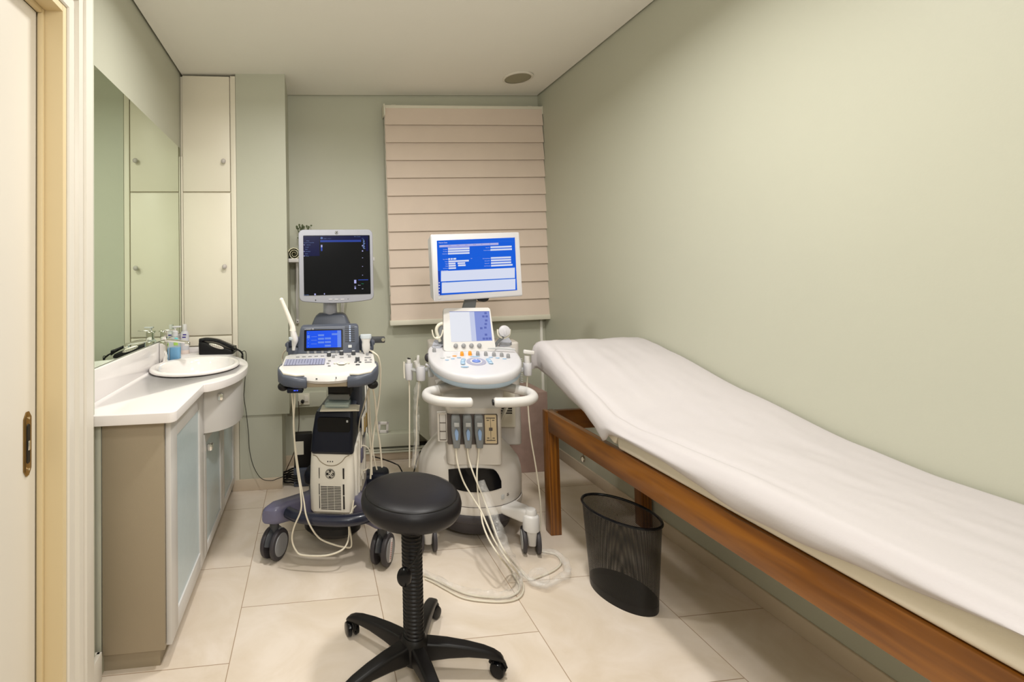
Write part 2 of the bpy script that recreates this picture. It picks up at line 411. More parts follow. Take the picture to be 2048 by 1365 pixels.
tag(b.out('wall_conduit', m_ceil), 'pale conduit strips running up the wall right of the left ultrasound machine', 'conduit')
tag(B().bb(1.818, 1.838, 3.685, BY, .08, 1.35, .003).out('corner_conduit', m_ceil), 'thin pale conduit in the back right corner below the blind', 'conduit')
b = B(); b.bb(-.176, .085, 3.63, BY, .450, .560, .004)
tb = b.out('wall_trunking_box', m_wall); tag(tb, 'sage painted trunking box under the shelf carrying a socket', 'trunking')
t = thing('wall_socket', 'cream double socket on the trunking box with a black plug', 'socket', (-.085, 3.63, .512))
B().box((0, -.004, 0), (.085, .008, .085), .003).out('socket_plate', m_papr, t)
B().box((.018, -.010, .005), (.030, .006, .045), .002).out('switch', m_ivory, t)
B().cyl((-.010, -.006, -.015), (-.010, -.036, -.015), .014, .010, bev=.003).out('plug', m_black, t)
b = B(); P = [at(597, 803, 3.60), at(598, 830, 3.62), at(597, 860, 3.64), at(590, 900, 3.66), at(575, 935, 3.6), at(569, 950, 3.5)]
b.tube([p-Vector((-.085, 3.63, .512)) for p in P], .003, 6).out('plug_cord', m_brown, t)
b = B()
for i in range(4):
    x = .15+.012*i
    b.tube([(x-.04, 3.66, .46), (x-.02, 3.62, .50), (x-.05, 3.63, .54), (x-.01, 3.65, .58)], .0035, 6)
tag(b.out('cable_bunch', m_ivory), 'small bunch of pale cables at the end of the trunking box', 'cables')
# blank socket frame leaning on the trunking
t = B()
fr = [(-.030, 0), (.030, 0), (.030, .068), (-.030, .068)]
t.bb(-.033, .033, 0, .008, 0, .018, .002).bb(-.033, .033, 0, .008, .056, .074, .002).bb(-.033, -.018, 0, .008, 0, .074, .002).bb(.018, .033, 0, .008, 0, .074, .002)
t.xf(Matrix.Translation((.510, 3.638, .2235)) @ Matrix.Scale(1.22, 4) @ Matrix.Rotation(radians(10), 4, 'X') @ Matrix.Rotation(radians(3), 4, 'Y'))
tag(t.out('socket_frame', m_ceram), 'empty white socket frame leaning on the trunking at the back wall', 'frame')

# window blind
t = thing('window_blind', 'pinkish beige zebra roller blind drawn over the window in the back wall', 'blind', (.572, 3.625, 2.752))
t.rotation_euler = (0, -.0105, 0)
W = 1.283; Hb = 1.665
b = B(); nb = 12; ph = Hb/nb
rings = []
for i in range(nb):
    zt, zb = -.012-i*ph, -.012-(i+1)*ph
    dy = -.006
    b.loft([[(0.0, .000, zt), (W, .000, zt)], [(0, -.010, zt-ph*.60), (W, -.010, zt-ph*.60)], [(0.0, -.016, zb-.004), (W, -.016, zb-.004)],
            [(0, -.0145, zb-.004), (W, -.0145, zb-.004)], [(0, .002, zt-.001), (W, .002, zt-.001)]], closed=False)
    b.loft([[(-.003, .004, zt-ph*.62), (W+.004, .004, zt-ph*.62)], [(-.003, .004, zt-ph*1.02), (W+.004, .004, zt-ph*1.02)]], closed=False)
b.out('blind_fabric', m_blind, t, 20)
B().bb(.0, W, -.004, .055, -.02, .004, .003).out('head_rail', m_papr, t)
B().bb(-.012, W+.014, -.022, .012, -Hb-.045, -Hb-.006, .006).out('bottom_rail', m_papr, t)
B().bb(-.012, .0, -.03, .06, -.085, .006, .003).box((-.006, -.036, -.05), (.012, .012, .06), .003).out('bracket', m_papr, t)
B().bb(W, W+.010, -.005, .06, -.06, .006, .003).out('bracket', m_papr, t)
for x in (.075, 1.19): B().box((x, .02, .008), (.035, .02, .008), .002).out('mounting_clip', m_papr, t)
b = B()
for i in range(150):
    b.sphere((-.008+.0012*sin(i), -.032, -.10-i*.0092), .0028, 6, 4)
b.tube([(-.008, -.032, -.09), (-.008, -.032, -1.47)], .0009, 4, 0).out('bead_chain', m_ivory, t)

# ceiling speaker
t = thing('ceiling_speaker', 'round flush loudspeaker grille in the ceiling above the blind', 'speaker', (1.53, 3.335, zc(1.53)-.001))
B().lathe([(.110, 0), (.110, -.006), (.100, -.010), (.094, -.008)], n=48, cap=False).out('rim', m_ivory, t)
B().lathe([(.095, -.004), (.0, -.007)], n=48, cap=False).out('grille', mat('speaker_grille', (.36, .33, .23), .7, bump=.3, bscale=500), t)

# mirror
t = B().bb(LX, LX+.005, 1.825, 3.292, 1.076, 2.312)
tag(t.out('wall_mirror', m_mirror), 'large frameless mirror on the left wall above the washbasin counter', 'mirror')

# tall cupboard
t = thing('tall_cupboard', 'floor to ceiling ivory cupboard beside the mirror and the green pillar', 'cupboard', (-.70, 3.52, 0))
oy = -.215
B().bb(-.183, .187, oy+.02, .17, 0, 2.815).bb(-.181, -.168, oy+.002, oy+.02, 0, 2.26, .002).bb(.152, .186, oy, oy+.02, 0, 2.82, .002).out('carcass', m_cup, t)
kn = mat('knob_lilac', (.55, .50, .47), .25, coat=.3)
for nm, z0, z1, kz in (('door', 2.022, 2.815, 2.225), ('door', 1.050, 2.012, 1.508), ('door', .98, 1.040, 0)):
    d = B().bb(-.165, .146, oy+.001, oy+.019, z0, z1, .0015).out(nm, m_cup, t)
    if kz: B().cyl((.106, oy+.001, kz), (.106, oy-.016, kz), .008, .009).sphere((.106, oy-.022, kz), .0165, 20, 12, (1, .7, 1)).out('knob', kn, d)

# shelf behind the left machine
t = thing('wall_shelf', 'white wall shelf on long brackets behind the left ultrasound monitor', 'shelf', (.05, 3.58, 1.55))
B().bb(-.225, .40, -.12, .12, -.014, .014, .003).out('board', m_white, t)
for x in (-.172, .172):
    b = B(); b.bb(x-.013, x-.002, .10, .12, -.455, -.014, .002)
    b.loft([[(x+.001, -.09, -.014), (x+.013, -.09, -.014), (x+.013, -.075, -.014), (x+.001, -.075, -.014)], [(x-.004, .10, -.455), (x+.006, .10, -.455), (x+.006, .118, -.455), (x-.004, .118, -.455)]])
    b.bb(x-.013, x+.008, .095, .12, -.475, -.44, .003)
    br = b.out('shelf_bracket', m_white, t)
    B().cyl((x-.003, .094, -.462), (x-.003, .097, -.462), .004, n=10).out('screw', m_black, br)
b = B()
sp = [(cos(a*.55)*(.010+.0030*a*.55/1.2), sin(a*.55)*(.010+.0030*a*.55/1.2)) for a in range(0, 30)]
P3 = [(x, z) for x, z in sp]
inn = [(x*.88, z*.88) for x, z in reversed(sp)]
b.prism(P3+inn, 0, .20, 'y')
b.xf(Matrix.Translation((-.135, 3.475, 1.584+.014)))
ro = b.out('paper_roll', mat('cream_roll', (.74, .70, .50), .7)); tag(ro, 'small rolled cream paper lying on the wall shelf by the pillar', 'paper roll')
t = thing('potted_plant', 'grey green plant in a small pot on the shelf, mostly behind the monitor', 'plant', (-.035, 3.56, 1.5645))
B().lathe([(.035, 0), (.042, .02), (.05, .08), (.052, .085), (.046, .085), (.04, .07)], n=24).out('pot', mat('pot_dark', (.12, .12, .08), .7), t)
b = B()
for i in range(70):
    a = random.uniform(0, 2*pi); h = random.uniform(.06, .215); r = random.uniform(.01, .06)
    tip = Vector((cos(a)*r-.03*h/.2, sin(a)*r, h+.03)); ba = Vector((cos(a)*.01, sin(a)*.01, .07))
    b.tube([ba, (ba+tip)/2+Vector((cos(a)*.01, sin(a)*.01, 0)), tip], .0012, 4, 2)
    d = Vector((cos(a+1), sin(a+1), .3)).normalized()
    for k in (.5, .75, 1.0):
        p = ba.lerp(tip, k); b.sphere(p+d*.006, .009, 6, 4, (1, .5, .45+random.random()))
b.out('foliage', m_leaf, t)

# mottled pinkish box in place of a blurred corner patch
t = B().bb(1.285, 1.665, 3.30, 3.62, 0, .565, .004)
t = t.out('mottled_pink_box', m_pink); tag(t, 'mottled pinkish box standing in the corner behind the exam table', 'carton')

# ================================================================== VANITY
t = thing('vanity_cabinet', 'washbasin cabinet with frosted blue door panels and a bowed drawer', 'cabinet', (-.70, 2.55, 0))
ox, oy = .70, -2.55
def L(x0, x1, y0, y1, z0, z1, bev=.002): return B().bb(x0+ox, x1+ox, y0+oy, y1+oy, z0, z1, bev)
L(-.880, -.585, 1.875, 3.275, .0, .072, 0).out('plinth', m_taupe, t)
L(-.880, -.563, 1.868, 3.285, .072, .80, 0).out('carcass', m_cup, t)
L(-.778, -.561, 1.85, 1.867, .072, .906, .001).out('end_panel', m_taupe, t)
L(-.806, -.782, 1.85, 1.875, .0, .905, .002).bb(-.883+ox, -.808+ox, 1.846+oy, 1.87+oy, .0, .905, .002).out('filler_strip', m_wall, t)
def door(y0, y1, z0, z1, fw=.055):
    d = B(); x0, x1 = -.561+ox, -.541+ox; y0 += oy; y1 += oy
    d.bb(x0, x1, y0, y0+fw, z0, z1, .002).bb(x0, x1, y1-fw, y1, z0, z1, .002).bb(x0, x1-.0006, y0+fw-.001, y1-fw+.001, z0, z0+fw*.9, .001).bb(x0, x1-.0006, y0+fw-.001, y1-fw+.001, z1-fw, z1, .001)
    d = d.out('door', m_white, t)
    B().bb(x0+.004, x1-.007, y0+fw-.004, y1-fw+.004, z0+fw*.9-.004, z1-fw+.004).out('glass_panel', m_glassb, d)
    return d
door(1.869, 2.405, .075, .900, .085)
d2 = door(2.410, 2.868, .075, .665, .05)
door(2.873, 3.284, .075, .900, .05)
def grip(y, z, x, par):
    B().bb(x+ox, x+.022+ox, y-.004+oy, y+.004+oy, z-.016, z+.016, .002).bb(x+.018+ox, x+.026+ox, y-.004+oy, y+.030+oy, z-.014, z+.014, .003).bb(x+ox, x+.022+ox, y+.022+oy, y+.030+oy, z-.014, z+.014, .002).out('handle', m_chrome, par)
grip(2.47, .585, -.541, d2)
bow = [(-.505, 2.258), (-.478, 2.270), (-.428, 2.334), (-.385, 2.45), (-.364, 2.60), (-.372, 2.74), (-.405, 2.87), (-.460, 2.985), (-.515, 3.06)]
bowp = [(p.x, p.y) for p in cr([(x, y, 0) for x, y in bow], 5)]
dbow = [(-.545, 2.412), (-.525, 2.418), (-.462, 2.455), (-.415, 2.53), (-.395, 2.64), (-.402, 2.76), (-.43, 2.87), (-.475, 2.96), (-.545, 3.03)]
dp = [(p.x+ox, p.y+oy) for p in cr([(x, y, 0) for x, y in dbow], 5)]
dp = dp+[(-.557+ox+(x-(-.557+ox))*.86, 2.72+oy+(y-(2.72+oy))*.93) for x, y in reversed(dp)]
dr = B().prism(dp, .672, .903, 'z', .003).out('drawer', m_white, t)
B().xf(Matrix())
grip(2.437, .840, -.480, dr)
# countertop with upstand
ct = [(-.882, 1.80), (-.535, 1.80)]+[(-.535+.03*sin(a), 1.83-.03*cos(a)) for a in (0.3, .6, .9, 1.2, 1.57)]+bowp+[(-.515, 3.10), (-.515, 3.300), (-.882, 3.300)]
t = B().prism([(x, y) for x, y in ct], .906, .945, 'z', .016, 4).out('countertop', m_marble)
cutter = B().lathe([(.90, .85), (.90, 1.0)], (-.640, 2.675, 0), 64, .225, .262).out('cut', m_marble)
bo = t.modifiers.new('hole', 'BOOLEAN'); bo.object = cutter; bo.operation = 'DIFFERENCE'
bpy.context.view_layer.update()
me = bpy.data.meshes.new_from_object(t.evaluated_get(bpy.context.evaluated_depsgraph_get()))
t.modifiers.clear(); t.data = me; bpy.data.objects.remove(cutter)
tag(t, 'white stone washbasin countertop with a bowed front under the mirror', 'countertop')
B().bb(-.884, -.866, 1.822, 3.300, .944, 1.073, .003).bb(-.866, -.52, 3.286, 3.303, .944, .975, .003).out('upstand', m_marble, t)
# basin
t = thing('washbasin', 'oval white ceramic basin set into the countertop by the phone', 'sink', (-.640, 2.675, .945))
pr = [(1.0, 0.001), (1.015, .006), (1.01, .013), (.985, .018), (.95, .019), (.90, .016), (.86, .010), (.83, -.010), (.78, -.045), (.68, -.080), (.48, -.105), (.25, -.114), (.06, -.116)]
b = B(); rings = []
for k, z in pr:
    rings.append([(.225*k*cos(a)+(.012 if k < .9 else 0), .262*k*sin(a), z+.005) for a in [2*pi*i/64 for i in range(64)]])
b.loft(rings, cap=False); b.out('basin', m_ceram, t, 60)
B().lathe([(.022, -.112), (.022, -.108), (.017, -.107), (.0, -.110)], n=24, cap=False).out('drain', m_chrome, t)
# tap
t = thing('basin_mixer_tap', 'chrome single lever mixer tap at the back rim of the basin', 'tap', (-.842, 2.80, .958))
B().box((0, 0, .062), (.040, .040, .125), .004, 3).box((0, 0, .003), (.046, .046, .006), .002).out('tap_body', m_chrome, t)
B().loft([[(.01, y, z) for y, z in rrect(.030, .018, .004, 3, 0, .130)], [(.130, y, z) for y, z in rrect(.028, .012, .004, 3, .0, .112)]]).box((.126, 0, .104), (.026, .028, .022), .004).out('spout', m_chrome, t)
B().box((0, 0, .155), (.036, .036, .050), .005, 3).out('cartridge_housing', m_chrome, t)
B().box((.022, 0, .184), (.085, .022, .006), .002).box((-.012, 0, .178), (.03, .03, .012), .003).out('lever', m_chrome, t)
# hand soap
t = thing('soap_dispenser', 'pump bottle half full of bright blue liquid soap beside the tap', 'bottle', (-.812, 2.905, .9455))
def rr3(wd, dp, r, z): return [(x, y, z) for x, y in rrect(wd, dp, r, 5)]
B().loft([rr3(.058, .040, .014, 0), rr3(.064, .044, .015, .006), rr3(.064, .044, .015, .105), rr3(.058, .040, .016, .125), rr3(.030, .028, .012, .142), rr3(.026, .026, .012, .150)]).out('bottle_body', m_clear, t)
B().loft([rr3(.056, .037, .013, .003), rr3(.0605, .041, .014, .008), rr3(.0605, .041, .014, .085)]).out('liquid', m_blue_liquid, t)
B().loft([rr3(.024, .0008, .0003, .098), rr3(.024, .0008, .0003, .118)]).xf(Matrix.Translation((.010, -.0226, 0))).out('front_label', m_greenl, t)
B().box((.012, -.0226, .135), (.018, .004, .012), .002).out('neck_label', m_cyan, t)
B().lathe([(.017, .150), (.017, .176), (.012, .180), (.006, .182), (.006, .200)], n=20).box((.010, 0, .204), (.052, .018, .009), .004).out('pump', m_white2, t)
# lotion
t = thing('lotion_bottle', 'tall white lotion bottle with purple lettering by the cupboard', 'bottle', (-.838, 3.215, .9455))
B().lathe([(.020, 0), (.024, .003), (.024, .118), (.021, .136), (.014, .146), (.014, .150)], n=28, sx=1.15, sy=.85).out('bottle_body', m_white2, t)
B().lathe([(.0145, .150), (.014, .186), (.012, .190)], n=24).out('cap', m_white, t)
b = B()
for k, z in ((0, .124), (1, .108)): b.box((.004-k*.003, -.0212, z), (.022, .0012, .007))
b.out('print', m_indigo, t)
bm = text_mesh('Q10', .022); bmesh.ops.rotate(bm, matrix=Matrix.Rotation(pi/2, 3, 'X'), verts=bm.verts); bmesh.ops.translate(bm, vec=(-.014, -.0217, .074), verts=bm.verts)
b = B(); b.add(bm); b.out('lettering', mat('grey_print', (.45, .48, .62), .5), t)
B().lathe([(.0285, .0), (.0290, .002), (.0290, .022), (.0285, .024)], n=28, sx=1.02, sy=.80, cap=False).out('base_band', mat('band_pink', (.78, .66, .60), .4), t)
# telephone
t = thing('desk_telephone', 'black corded desk telephone at the far end of the counter', 'telephone', (-.612, 3.185, .9455), radians(-6)); t.scale = (.9, .9, .86)
B().prism([(-.125, 0), (.105, 0), (.115, .008), (.105, .030), (.02, .060), (-.090, .092), (-.120, .095), (-.127, .085)], -.075, .075, 'y', .006, 3).out('phone_base', m_black, t)
b = B(); P = cr([(-.122, 0, .100), (-.08, 0, .112), (0, 0, .100), (.07, 0, .068), (.125, 0, .040)], 5)
rings = []
for i, p in enumerate(P):
    k = i/(len(P)-1); w2 = .026+.008*(abs(k-.5)*2)**3; h2 = .011+.008*(abs(k-.5)*2)**4
    rings.append([(p.x, y-.045, p.z+z) for y, z in rrect(w2*2, h2*2, .009, 4)])
b.loft(rings).out('handset', m_gloss, t)
b = B(); b.loft([[(x, y-.078+.002, z) for x, z, y in [(cos(a)*.052, 0.062+sin(a)*.014-cos(a)*.018, 0) for a in [2*pi*i/28 for i in range(28)]]], [(x, y-.0775, z) for x, z, y in [(cos(a)*.048, 0.062+sin(a)*.011-cos(a)*.017, 0) for a in [2*pi*i/28 for i in range(28)]]]])
b.out('keypad_plate', m_steel, t)
b = B()
for i in range(6):
    for j in range(2): b.box((-.032+i*.013, -.0785, .062+(-.0045+.009*j)-(-.032+i*.013)*.35), (.008, .003, .005), .001)
b.out('phone_keys', m_ivory, t)
b = B(); n = 260; C = cr([(.128, -.045, .035), (.155, -.04, .02), (.175, -.045, -.005), (.178, -.05, -.06), (.172, -.045, -.02)], 65)
pts = []
for i, p in enumerate(C):
    a = i*.9; pts.append(p+Vector((cos(a)*.006, sin(a)*.006, sin(a*.5)*.002)))
b.tube(pts, .0022, 5, 0); b.out('coiled_cord', m_black, t)
P = [at(487, 745, 3.20), at(489, 775, 3.24), at(488, 795, 3.26), at(493, 830, 3.27), at(497, 868, 3.275), at(499, 900, 3.275), at(507, 933, 3.275), at(522, 957, 3.26), at(542, 962, 3.22), at(560, 956, 3.25), at(572, 953, 3.35)]
P[0] = Vector((-.44, 3.16, .935)); P.insert(0, Vector((-.47, 3.15, .952)))
tag(B().tube(P, .0022, 6).out('telephone_cable', m_black), 'thin black wire trailing from the counter down the pillar to the floor', 'cable')

# ================================================================== EXAM TABLE
t = thing('exam_table', 'long reddish brown wooden exam table with a raised head end along the right wall', 'exam table', (1.55, 1.55, 0))
ox, oy = 1.55, 1.55
def T(x0, x1, y0, y1, z0, z1, bev=.003): return B().bb(x0-ox, x1-ox, y0-oy, y1-oy, z0, z1, bev)
for x0, y0 in ((1.256, 2.496), (1.785, 2.496), (1.256, .36), (1.785, .36)):
    T(x0, x0+.062, y0, y0+.06, 0, .664, .004).out('leg', m_woodz, t)
T(1.2565, 1.288, .42, 2.4955, .560, .672, .003).out('side_rail', m_woody, t)
T(1.815, 1.8465, .42, 2.4955, .560, .672, .003).out('side_rail', m_woody, t)
T(1.3185, 1.7845, 2.515, 2.545, .560, .664, .003).out('end_rail', m_woodx, t)
T(1.3185, 1.7845, .375, .405, .560, .664, .003).out('end_rail', m_woodx, t)
T(1.2885, 1.8145, 1.88, 1.92, .60, .640, .003).out('cross_bar', m_woodx, t)
b = B(); b.tube([(1.34-ox, 2.27-oy, .585), (1.325-ox, 2.265-oy, .548), (1.312-ox, 2.255-oy, .508)], .005, 8).sphere((1.310-ox, 2.253-oy, .500), .011, 12, 8, (1, 1, 1.5))
b.out('release_lever', m_steel, t)
# mattress in two upholstered parts
def zmat(y): return .680+max(0, y-1.92)*.455
b = B(); r = []
for y in (.37, .38, 1.895, 1.905): r.append([(x-ox, y-oy, z) for x, z in rrect(.585 if y in (.38, 1.895) else .575, .092 if y in (.38, 1.895) else .08, .018, 4, 1.554, .7195)])
b.loft(r).out('mattress', m_foam, t)
b = B(); A_ = math.atan(.435); r = []
for s_ in (0, .01, .655, .665):
    c_ = s_ in (.01, .655)
    y = 1.925+s_*cos(A_); z = .680+s_*sin(A_)
    r.append([(x-ox, y-oy-(zz)*sin(A_), z+zz*cos(A_)) for x, zz in rrect(.585 if c_ else .575, .088 if c_ else .076, .018, 4, 1.554, .046)])
b.loft(r).out('headrest', m_foam, t)
# paper sheet
def interp(tb, y):
    for (a, za), (c, zc_) in zip(tb, tb[1:]):
        if y <= c:
            k = (y-a)/(c-a); k = k*k*(3-2*k)*.35+k*.65; return za+(zc_-za)*k
    return tb[-1][1]
near = [(.3, .800), (1.0, .805), (1.3, .803), (1.6, .792), (1.80, .786), (1.93, .800), (2.10, .868), (2.30, .952), (2.44, 1.012), (2.50, 1.035), (2.56, 1.045)]
far = [(.3, .790), (1.0, .788), (1.25, .792), (1.46, .815), (1.87, .897), (2.30, 1.002), (2.41, 1.026), (2.50, 1.042), (2.56, 1.045)]
hem = [(.3, .775), (.72, .766), (.95, .738), (1.15, .712), (1.3, .705), (1.45, .722), (1.6, .738), (1.80, .745), (1.89, .738), (1.915, .735), (1.945, .700), (1.965, .690), (2.02, .735), (2.11, .780), (2.2, .80), (2.33, .838), (2.42, .868), (2.50, .885), (2.54, .893), (2.60, .90)]
b = B(); ys = [.30+i*.0225 for i in range(101)]
rings = []
def crease(x, y):
    if y < 1.1 or y > 2.5: return 0
    xc = 1.268+.016*max(0, (2.3-y))+(.05*(y-2.3) if y > 2.3 else 0)+.010*sin(y*5); f = min(1, (y-1.1)/.4)*min(1, (2.5-y)/.15)
    return f*(-.011*math.exp(-((x-xc-.028)/.016)**2)+.007*math.exp(-((x-xc)/.018)**2))
def wr(x, y): return crease(x, y)/(4*max(.02, (x-1.272)/.566)*(1-min(.98, (x-1.272)/.566))+.3)+ .004*noise.noise(Vector((x*9, y*3.2, 1)))+.003*noise.noise(Vector((x*22, y*9, 4)))+.007*max(0, noise.noise(Vector((x*3.5+y*2.2, y*1.1-x*2, 9))))
for y in ys:
    row = []
    zh, zn, zf = interp(hem, y), interp(near, y), interp(far, y)
    yy = y
    for i in range(9):                 # hanging edge
        k = i/8; bulge = .016*sin(k*pi*.85)
        x = 1.243-bulge-.006*(1-k)+.006*noise.noise(Vector((y*7, k*3, 2)))*(1-k)
        row.append((x, yy, zh+(zn-.022-zh)*k))
    for a in (25, 50, 75): row.append((1.243+.026*(1-cos(radians(a))), yy, zn-.022+.022*sin(radians(a))))
    for i in range(0, 46):
        k = i/45; x = 1.272+(1.838-1.272)*k; kk = k*k*(3-2*k)
        row.append((x, yy, zn+(zf-zn)*kk+wr(x, y)*(4*k*(1-k)+.3)))
    for dx, dz in ((.008, -.004), (.012, -.012), (.013, -.03)): row.append((1.838+dx, yy, zf+dz))
    if y > 2.535:                     # fall over the head end
        pass
    rings.append(row)
# roll the last rows down over the head end
last = rings[-1]
for k, (dy, dz) in enumerate(((.018, -.008), (.030, -.028), (.036, -.060), (.038, -.10), (.036, -.135))):
    row = []
    for i, (x, y, z) in enumerate(last):
        f = 1 if z > .98 else max(0, (z-.88)/.1)
        row.append((x-(.012 if x < 1.27 else 0), y+dy*(.4+.6*f), max(z+dz*f, .885)+.004*noise.noise(Vector((x*12, k, 3)))))
    rings.append(row)
bm = bmesh.new(); vs = [[bm.verts.new(p) for p in r] for r in rings]
for a, c in zip(vs, vs[1:]):
    for i in range(len(a)-1): bm.faces.new((a[i], a[i+1], c[i+1], c[i]))
b.add(bm)
sh = b.out('paper_sheet', m_paper, None, 70); tag(sh, 'white disposable paper sheet spread over the exam table mattress', 'sheet')
so = sh.modifiers.new('thickness', 'SOLIDIFY'); so.thickness = .0015
so.offset = 1

# ================================================================== WASTE BIN
t = thing('waste_bin', 'oval black wire mesh waste bin in front of the exam table', 'waste bin', (1.331, 2.006, 0), -1.2)
def oval(k, z, n=72): return [(.172*k*cos(2*pi*i/n), .115*k*sin(2*pi*i/n), z) for i in range(n)]
def kz(z): return .845+(1.0-.845)*z/.37
bm = bmesh.new(); uvl = bm.loops.layers.uv.new('UVMap'); zs = [.03, .10, .2, .30, .366]; n = 72
vs = [[bm.verts.new(p) for p in oval(kz(z), z)] for z in zs]
for a, (r0, r1) in enumerate(zip(vs, vs[1:])):
    for i in range(n):
        f = bm.faces.new((r0[i], r0[(i+1) % n], r1[(i+1) % n], r1[i]))
        for lp, (u, v) in zip(f.loops, ((i, zs[a]), (i+1, zs[a]), (i+1, zs[a+1]), (i, zs[a+1]))): lp[uvl].uv = (u*pi*200/n, v*pi*222)
me = bpy.data.meshes.new('mesh_wall'); bm.to_mesh(me); bm.free(); me.materials.append(m_mesh)
for p in me.polygons: p.use_smooth = True
o = bpy.data.objects.new('mesh_wall', me); COL.objects.link(o); o.parent = t
B().tube(oval(kz(.37), .366)+[oval(kz(.37), .366)[0]], .0062, 8, 0).out('rim', m_gloss, t)
b = B(); b.loft([oval(.845, .0), oval(.853, .004), oval(.862, .034), oval(.850, .034), oval(.845, .008), oval(.02, .007)], cap=False); b.loft([oval(.845, .0), oval(.02, .001)], cap=False)
b.out('base_tray', m_black, t)

# ================================================================== STOOL
t = thing('stool', 'round black vinyl swivel stool with a ribbed column on a five star base', 'stool', (.338, 1.722, 0))
B().lathe([(.0, .662), (.08, .661), (.13, .656), (.155, .648), (.1635, .643), (.1655, .641), (.168, .640), (.177, .628), (.181, .610), (.178, .590), (.168, .574), (.150, .566), (.0, .564)][::-1], n=64, cap=False).out('seat', m_leather, t, 60)
B().lathe([(.1655, .6425), (.1668, .6435), (.168, .6415)], n=64, cap=False).out('seam_piping', m_black, t)
b = B(); pr = []; z = .13
while z < .56:
    pr += [(.034, z), (.0375, z+.004), (.0375, z+.008), (.034, z+.012)]; z += .0135
b.lathe(pr, n=28); b.out('gaiter', m_black, t)
B().cyl((0, 0, .05), (0, 0, .565), .028).lathe([(.055, .552), (.07, .566), (.0, .566)], n=24).out('gas_column', m_black, t)
b = B(); b.tube([(.030, -.05, .56), (.022, -.065, .50), (.002, -.075, .45), (-.030, -.077, .415)], .0026, 6)
b.out('height_lever', m_black, t)
B().sphere((-.044, -.078, .388), .026, 16, 12, (1, .5, 1.3)).out('lever_paddle', m_gloss, t)
B().lathe([(.02, .045), (.045, .048), (.05, .06), (.052, .118), (.040, .135), (.0, .138)], n=28).out('hub', m_black, t, 50)
ths = [math.atan2(1.973-1.722, .091-.338)+radians(72*k) for k in range(5)]
for th in ths:
    c, s_ = cos(th), sin(th); rings = []
    for r_, zt, zb, wd in ((.02, .122, .055, .026), (.06, .120, .058, .027), (.12, .117, .066, .025), (.19, .108, .070, .023), (.25, .096, .066, .021), (.285, .084, .058, .020), (.308, .070, .052, .017), (.316, .060, .050, .012)):
        rings.append([(c*r_-s_*u, s_*r_+c*u, v) for u, v in rrect(wd*2, zt-zb, min(.011, (zt-zb)*.45), 4, 0, (zt+zb)/2)])
    lg = B().loft(rings).out('leg', m_black, t, 50)
    cx_, cy_ = c*.296, s_*.296; ax = th+radians(62)
    k = B(); a, d = cos(ax), sin(ax)
    for sg in (-1, 1): k.cyl((cx_+a*.007*sg, cy_+d*.007*sg, .027), (cx_+a*.024*sg, cy_+d*.024*sg, .027), .027, .025, 28, .004)
    k.out('caster_wheel', m_gloss, lg)
    k = B(); k.cyl((cx_, cy_, .025), (cx_, cy_, .058), .010)
    pts = [(cx_+cos(ax+pi/2)*.029*cos(q), cy_+sin(ax+pi/2)*.029*cos(q), .028+.029*sin(q)) for q in [radians(v) for v in (10, 40, 70, 100, 130, 165)]]
    k.tube(pts, .0065, 8, 3).out('caster_hood', m_black, lg)

# ================================================================== LEFT ULTRASOUND MACHINE
def rz(a): return Matrix.Rotation(a, 4, 'Z')
U = Frame((.105, 2.737), -.227)                         # base
V = Frame((.105, 2.737), -.085)                         # swivelled console
Q = Frame((.105, 2.737), .05)                           # turned monitor
us = thing('ultrasound_machine', 'left ultrasound trolley with square grey monitor, blue touch panel and slate purple feet', 'ultrasound machine', (.105, 2.737, 0), -.227)
toV, toQ = rz(-.085+.227), rz(.05+.227)
# base
b = B()
for sg in (-1, 1):
    rings = []
    for k, (x, y, wd, z0, z1) in enumerate(((.02, .10, .16, .12, .235), (.10, -.10, .13, .13, .255), (.19, -.22, .11, .155, .272), (.245, -.285, .11, .175, .278), (.275, -.335, .095, .185, .272), (.285, -.352, .07, .195, .258))):
        rings.append([(sg*x+(.012)+u, y, v) for u, v in rrect(wd, z1-z0, .028 if k < 5 else .02, 5, 0, (z0+z1)/2)])
    b.loft(rings)
b.box((.02, .10, .175), (.26, .44, .11), .03, 3)
b.out('base', m_purple, us, 50)
b = B(); b.box((-.19, .31, .17), (.12, .14, .09), .03, 3).box((.22, .31, .17), (.12, .14, .09), .03, 3).box((.015, .30, .165), (.44, .12, .08), .03, 3)
b.out('rear_base', m_navyd, us, 50)
b = B(); b.tube([(-.185, -.315, .238), (-.13, -.348, .236), (-.05, -.366, .236), (.04, -.372, .235), (.12, -.366, .236), (.19, -.346, .238), (.235, -.315, .240)], .029, 14, 6, flat=.95)
b.out('foot_bar', m_navy, us, 60)
b = B(); b.lathe([(.11, .095), (.135, .12), (.135, .15), (.02, .16)], (.02, -.20, 0), 28, 1.1, .75); b.out('underside_tray', m_black, us)
